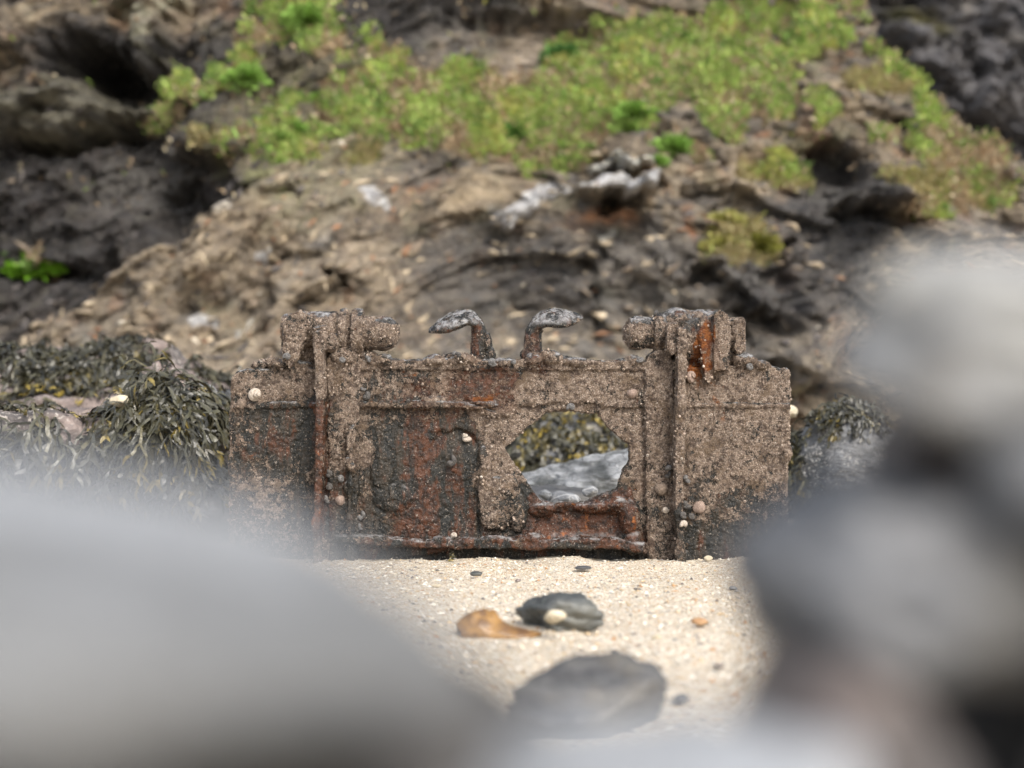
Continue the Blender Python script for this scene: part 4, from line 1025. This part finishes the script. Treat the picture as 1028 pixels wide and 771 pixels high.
for (kd, colr, a, b, r, lab) in snails:
    k = (kd, colr)
    if k not in meshes:
        m_ = base_mesh[kd].copy(); m_.materials.clear(); m_.materials.append(SH[colr]); meshes[k] = m_
    o = bpy.data.objects.new(kd, meshes[k]); C.objects.link(o)
    q = P3(a, b, Y0); d = (q - Vector((0, 0, CAMZ))).normalized()
    loc, nn, _, _ = bt.ray_cast(Vector((0, 0, CAMZ)), d, 4.0)
    if loc is None:
        loc = q; nn = Vector((0, -1, 0))
    elif loc.y > Y0 + .06: loc = P3(a, b, Y0 + .01); nn = Vector((0, -.5, .8))
    rad = r * S * (.85 if kd == 'limpet' else 1.2)
    nn = (nn * .4 + Vector((0, -1, .15))).normalized()
    if kd == 'limpet': tiltv = nn
    else: tiltv = (nn * (.9 if kd == 'winkle' else .35) + Vector((rs.gauss(0, .7), 0, rs.gauss(0, .7) + (.5 if kd == 'whelk' else 0)))).normalized()
    qt = tiltv.to_track_quat('Z', 'Y')
    o.rotation_mode = 'QUATERNION'; o.rotation_quaternion = qt @ Matrix.Rotation(rs.uniform(0, 6.28), 3, 'Z').to_quaternion()
    o.scale = (rad, rad, rad * (.8 if kd == 'limpet' else .95))
    o.location = loc + nn * (rad * (.0 if kd == 'limpet' else .30))
    tag(o, lab, {'winkle': 'sea snail', 'whelk': 'sea snail', 'limpet': 'limpet'}[kd], {'winkle': 'winkles on the wreck', 'whelk': 'whelks on the wreck', 'limpet': 'limpets on the wreck'}[kd])

# barnacles: countless tiny cones over the crusted faces
def barnacles():
    rs = np.random.RandomState(8); tv, tf, tcx = [], [], []
    src = [o for o in root.children_recursive if o.type == 'MESH']
    VV, NN, WW = [], [], []
    for o in src:
        off = np.array(parent_origin(o.parent) + o.location); a = co(o.data) + off; n = nor(o.data)
        c = np.empty(len(a), np.float32); o.data.attributes['crust'].data.foreach_get('value', c)
        ww = np.clip(c - .25, 0, 1) ** 2 * (n[:, 1] < .2) * (a[:, 2] > .01)
        VV.append(a); NN.append(n); WW.append(ww)
    A = np.concatenate(VV); N_ = np.concatenate(NN); W = np.concatenate(WW)
    W *= smooth(-.25, .35, fbm(A, 18, 3, 400)) + .15
    W *= smooth(-.2, .3, fbm(A, 45, 3, 401)) + .05; idx = rs.choice(len(A), 6000, p=W / W.sum(), replace=False); P = A[idx]; n = N_[idx]; m = len(idx)
    t1 = np.cross(n, rs.normal(size=(m, 3))); t1 /= np.linalg.norm(t1, axis=1)[:, None]; t2 = np.cross(n, t1)
    r = .0008 + .0026 * rs.rand(m) ** 3.5; K = 6
    vs_ = []
    for (f, h) in ((1.0, -.3), (.55, .75), (.3, .35)):
        for k in range(K):
            a = 2 * PI * k / K
            vs_.append(P + (t1 * math.cos(a) + t2 * math.sin(a)) * (r * f)[:, None] + n * (r * h)[:, None])
    Vv = np.stack(vs_, 1).reshape(-1, 3); q = []
    for j in range(2):
        for k in range(K): q.append((j * K + k, j * K + (k + 1) % K, (j + 1) * K + (k + 1) % K, (j + 1) * K + k))
    Fq = (np.arange(m)[:, None, None] * 3 * K + np.array(q)[None]).reshape(-1, 4)
    pal = np.array([(.38, .30, .24), (.30, .23, .17), (.50, .43, .36), (.22, .17, .125)]); c = pal[rs.choice(4, m, p=[.42, .35, .08, .15])] * (.75 + .5 * rs.rand(m))[:, None]
    cc = np.repeat(c, 3 * K, 0).reshape(m, 3 * K, 3); cc[:, 2 * K:] *= .25
    me = quads_mesh('barnacles', Vv, Fq, False); cattr(me, 'tint', cc.reshape(-1, 3))
    tag(link('barnacles', me, M_grit, None, (0, Y0, 0)), 'countless tiny tan barnacles crusting the iron wreck', 'barnacles', kind='stuff')
barnacles()

# ================================================================== ON THE SAND
def ray_sand(px_, py_):
    t = CAMZ / ((py_ - CY) / F); return t
M_stoneD = mat_rock('wet_dark_stone', (.045, .05, .048), (.10, .105, .10), (.15, .15, .13), 16, .5, .002)
M_stoneG = mat_rock('weathered_grey_stone', (.045, .045, .047), (.105, .103, .10), (.14, .125, .10), 16, .7, .003, stretch=(1, 1, 3))
Yr = 2.06
rock('sand_rock', 'dark grey angular stone lying on the sand beside orange weed', 'stone', 561, 620, 51, 22, Yr, .055, M_stoneD, 61, sub=5, rough=.12, freq=3, flat=.62, sharp=30, planes=9)
rock('sand_rock', 'large blurred grey stone on the sand nearest the camera', 'stone', 588, 716, 84, 60, 1.5, .09, M_stoneG, 66, sub=5, rough=.08, flat=.6, sharp=22, planes=11, strata=.03)
rock('beach_pebble', 'round white pebble in front of the dark stone on the sand', 'pebble', 557, 619, 11, 7, 1.97, .012, M_cream, 54, sub=4, rough=.02)
rock('beach_pebble', 'little orange pebble lying alone on the sand at right', 'pebble', 702, 624, 9, 4, 2.05, .012, mat_rock('orange_pebble', (.36, .2, .09), (.45, .28, .14), None, 30, .6, .001), 55, sub=4, rough=.03)
rock('beach_pebble', 'little dark pebble on blurred sand near the right boulder', 'pebble', 683, 700, 8, 5, 1.58, .01, M_dgrey, 56, sub=4, rough=.03)
rock('beach_pebble', 'tan fragment at the sand line under the right block of the wreck', 'pebble', 711, 561, 4.5, 3, 2.82, .008, M_cream, 58, sub=4, rough=.05)
rock('beach_pebble', 'thin dark chip on the sand before the middle of the wreck', 'pebble', 585, 570, 10, 2, 2.68, .010, M_dgrey, 59, sub=4, rough=.05)
rock('beach_pebble', 'small dark chip on the sand left of the thin dark chip', 'pebble', 478, 576, 7, 2.5, 2.6, .012, M_stoneD, 60, sub=4, rough=.05)
rs = random.Random(31)
for i, (a, b, r, m, lab) in enumerate([
    (640, 592, 3.5, M_dgrey, 'tiny dark chip on the sand in front of the right strap'),
    (520, 583, 3.0, M_pink, 'tiny pinkish chip on the sand behind the dark stone'),
    (735, 590, 4.0, M_grey, 'tiny grey chip on the sand before the right block, near the dark boulder'),
    (660, 640, 4.5, M_cream, 'small cream shell bit on the sand left of the orange pebble'),
    (618, 655, 4.0, M_dgrey, 'tiny dark chip just behind the large blurred grey stone'),
    (722, 668, 5.0, M_pink, 'small pinkish pebble on blurred sand at the foot of the right pile'),
    (438, 588, 3.5, M_cream, 'tiny cream chip on the sand beside the blurred left boulder')]):
    Y = CAMZ / ((b - CY) / F); rock('beach_pebble', lab, 'pebble', a, b, r * 1.3, r * .6, Y, r * Y / F, m, 600 + i, sub=3, rough=.08, flat=.5)
# orange weed: a crumpled strap lying against the dark stone
def orange_weed():
    s = NT('orange_weed'); n = s.noise(40, 4, .6)
    m = s.done(s.mix(s.ramp(n, .35, .65), (.30, .16, .04), (.12, .06, .022)), .4, s.bump(n, .006, .7))
    VV = []; nx, ny = 34, 9; Yc = 2.0
    for j in range(ny):
        for i in range(nx):
            t = i / (nx - 1); u = j / (ny - 1) * 2 - 1
            a = 461 + 80 * t; wd = .034 * (math.sin(PI * min(1, .10 + t * .95)) ** .6 + .1)
            hgt = .004 + .032 * math.exp(-((t - .30) / .26) ** 2) + .010 * (1 - t)
            zz = (hgt * (.8 + .10 * math.sin(17 * t + 4 * u) + .06 * math.sin(31 * t - 7 * u))) * (1 - abs(u) ** 1.5) - .002 * (abs(u) > .95)
            VV.append((wx(a, Yc) + .004 * math.sin(5 * u + 7 * t), Yc + u * wd + .01 * math.sin(4 * t), zz))
    me = quads_mesh('weed_frond', VV, grid_faces(nx, ny)); o = bpy.data.objects.new('weed_frond', me)
    C.objects.link(o); me.materials.append(m)
    c = Vector(VV[nx * ny // 2]); me.transform(Matrix.Translation((-c.x, -c.y, 0))); o.location = (c.x, c.y, 0)
    sm = o.modifiers.new('t', 'SOLIDIFY'); sm.thickness = .003
    tag(o, 'crumpled orange weed frond lying against the dark stone on the sand', 'seaweed')
orange_weed()
# small green sprig at the foot of the flange
sp_tree = BVHTree.FromPolygons([(-2, 0, 0), (2, 0, 0), (2, 5, 0), (-2, 5, 0)], [(0, 1, 2, 3)])
wrack('weed_sprig', 'small olive weed sprig on the sand under the foot flange', sp_tree, [(P3(455, 559, 2.80), Vector((0, -.3, 1))) for _ in range(9)], .03, .0024, 15, .9, 'seaweed', spread=1.6)

def grit():
    rs = np.random.RandomState(4); m = 34000
    yy = 1.25 + 2.6 * rs.rand(m) ** .9; xx = (rs.rand(m) * 2 - 1) * (.30 * yy + .1)
    z0 = sand_h(xx, yy)
    r = (.0009 + .0030 * rs.rand(m) ** 4)
    oct_ = np.array([(1, 0, 0), (0, 1, 0), (-1, 0, 0), (0, -1, 0), (0, 0, 1), (0, 0, -1)], float)
    fc_ = np.array([(0, 1, 4), (1, 2, 4), (2, 3, 4), (3, 0, 4), (1, 0, 5), (2, 1, 5), (3, 2, 5), (0, 3, 5)])
    j = oct_[None] * (.6 + .8 * rs.rand(m, 6, 1)) * r[:, None, None] * np.stack([1 + .8 * rs.rand(m), np.ones(m), .45 + .4 * rs.rand(m)], 1)[:, None, :]
    an = rs.rand(m) * 6.28; c_, s_ = np.cos(an)[:, None], np.sin(an)[:, None]
    j = np.stack([j[..., 0] * c_ - j[..., 1] * s_, j[..., 0] * s_ + j[..., 1] * c_, j[..., 2]], -1)
    V_ = j + np.stack([xx, yy, z0 + r * .25], 1)[:, None, :]
    pal = np.array([(.62, .54, .42), (.74, .69, .6), (.48, .36, .22), (.40, .22, .10), (.12, .105, .095), (.25, .23, .21)])
    cc = pal[rs.choice(6, m, p=[.34, .24, .18, .07, .08, .09])]
    me = quads_mesh('shell_grit', V_.reshape(-1, 3), (np.arange(m)[:, None, None] * 6 + fc_[None]).reshape(-1, 3), False)
    cattr(me, 'tint', np.repeat(cc, 6, 0)); tag(link('shell_grit', me, M_grit), 'coarse shell grit and tiny stones strewn over the pale sand', 'grit', kind='stuff')
grit()

# ================================================================== BOULDERS BESIDE THE CAMERA
M_fl = mat_rock('smooth_pale_boulder', (.195, .204, .214), (.355, .37, .385), (.135, .138, .138), 22, .65, .001, stretch=(1, 1, 1.3))
M_flb = mat_rock('underside_shade_boulder', (.035, .033, .031), (.07, .065, .06), (.025, .024, .023), 9, .7, .001)  # dark colour stands for shade under the pale left boulder
M_fr = mat_rock('grey_boulder', (.12, .122, .125), (.21, .212, .215), (.065, .063, .06), 14, .65, .002)
M_frp = mat_rock('pale_grey_boulder', (.20, .205, .21), (.34, .34, .325), (.13, .115, .095), 16, .65, .002)
M_frb = mat_rock('brown_grey_boulder', (.07, .062, .058), (.13, .105, .095), (.04, .038, .038), 14, .65, .002)
M_blk = mat_rock('black_gap_shade', (.012, .012, .013), (.03, .029, .028), None, 8, .6, .002)  # near-black colour stands for deep shade between the right boulders
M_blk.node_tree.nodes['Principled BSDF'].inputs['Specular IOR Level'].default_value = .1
def near_rock(label, pts, Yc, yd0, yd1, mat, seed, voxel=.004, sm=14, amp=.006):
    bm = bmesh.new(); prism(bm, [(wx(a, Yc), wz(b, Yc)) for a, b in pts], Yc - yd0, Yc + yd1)
    me = fused('foreshore_boulder', bm, voxel, sm, .8)
    v = co(me); n = nor(me); setco(me, v + n * (fbm(v, 9, 4, seed) * amp * 1.5 + fbm(v, 40, 3, seed + 2) * amp * .35)[:, None])
    xs = v[:, 0]; o = link('foreshore_boulder', me, mat, None, (float(xs.mean()), Yc, 0))
    return tag(o, label, 'boulder', 'blurred boulders close to the camera')
def near_ball(label, cpx, cpy, rx, ry_, Yc, rd, mat, seed, **k):
    s_ = Yc / F
    me = rock_mesh('foreshore_boulder', P3(cpx, cpy, Yc), (rx * s_, rd, ry_ * s_), seed, sub=5, rough=.09, flat=.4, **k)
    c = P3(cpx, cpy, Yc)
    o = link('foreshore_boulder', me, mat, None, (c.x, c.y, max(0, c.z - ry_ * s_)))
    return tag(o, label, 'boulder', 'blurred boulders close to the camera')
def lofted(label, secs, Yc, rd, mat, seed):
    """a long boulder: elliptical sections along its length, given as (x, top, bottom)"""
    bm = bmesh.new(); rings = []
    for (a, t, b) in secs:
        k_ = min(1.0, (b - t) / 160)
        rings.append([bm.verts.new((wx(a, Yc), Yc + rd * k_ * math.cos(2 * PI * k / 32), wz((t + b) / 2 - (b - t) / 2 * math.sin(2 * PI * k / 32), Yc))) for k in range(32)])
    for r1, r2 in zip(rings, rings[1:]):
        for k in range(32): bm.faces.new((r1[k], r1[(k + 1) % 32], r2[(k + 1) % 32], r2[k]))
    bm.faces.new(rings[0][::-1]); bm.faces.new(rings[-1]); bmesh.ops.recalc_face_normals(bm, faces=bm.faces)
    me = fused('foreshore_boulder', bm, .003, 8, .7)
    v = co(me); n = nor(me); setco(me, v + n * (fbm(v, 12, 4, seed) * .006 + fbm(v, 50, 3, seed + 2) * .0015)[:, None])
    o = link('foreshore_boulder', me, mat, None, (float(v[:, 0].mean()), Yc, float(v[:, 2].min())))
    return tag(o, label, 'boulder', 'blurred boulders close to the camera')
lofted('smooth pale grey boulder, completely blurred, filling the lower left', [(-900, 455, 745), (-300, 458, 745), (-60, 466, 745), (60, 479, 742), (150, 497, 736), (240, 526, 716), (320, 562, 702), (390, 606, 698), (445, 648, 698), (485, 678, 702), (505, 692, 702)], .25, .07, M_fl, 501)
near_ball('brownish blurred boulder under the pale one at the bottom left', -60, 850, 330, 135, .27, .05, M_fr, 503)
near_ball('blurred grey boulder along the bottom edge under the sand', 620, 830, 290, 88, .28, .05, M_fl, 502)
near_rock('boulder at the foot of the pile, darkened for the shade under the pale one', [(-1500, 700), (200, 690), (420, 692), (500, 716), (560, 780), (700, 860), (800, 2300), (-1500, 2300)], .33, .05, .05, M_flb, 504)
near_ball('big pale grey boulder blurred at the right edge, highest of the right pile', 1014, 340, 205, 124, .42, .06, M_frp, 511)
near_ball('dark grey boulder below the pale one, its rounded nose pointing left', 885, 590, 132, 100, .43, .07, M_fr, 512, planes=9, sharp=22)
near_ball('dark brown stone wedged between the pale boulder and the grey one below it', 958, 470, 112, 88, .50, .05, M_frb, 516)
near_ball('brown grey boulder at the foot of the right pile, low in the frame', 836, 745, 100, 112, .40, .08, M_frb, 513)
near_ball('grey boulder at the right edge between the pale boulder and black gap', 1110, 505, 175, 100, .40, .05, M_fr, 514)
near_rock('dark rock deep in the gap of the right pile, blackened to stand for shade', [(1010, 560), (1400, 540), (1500, 2000), (700, 2000), (760, 900), (900, 700), (940, 600)], .56, .13, .10, M_blk, 515)
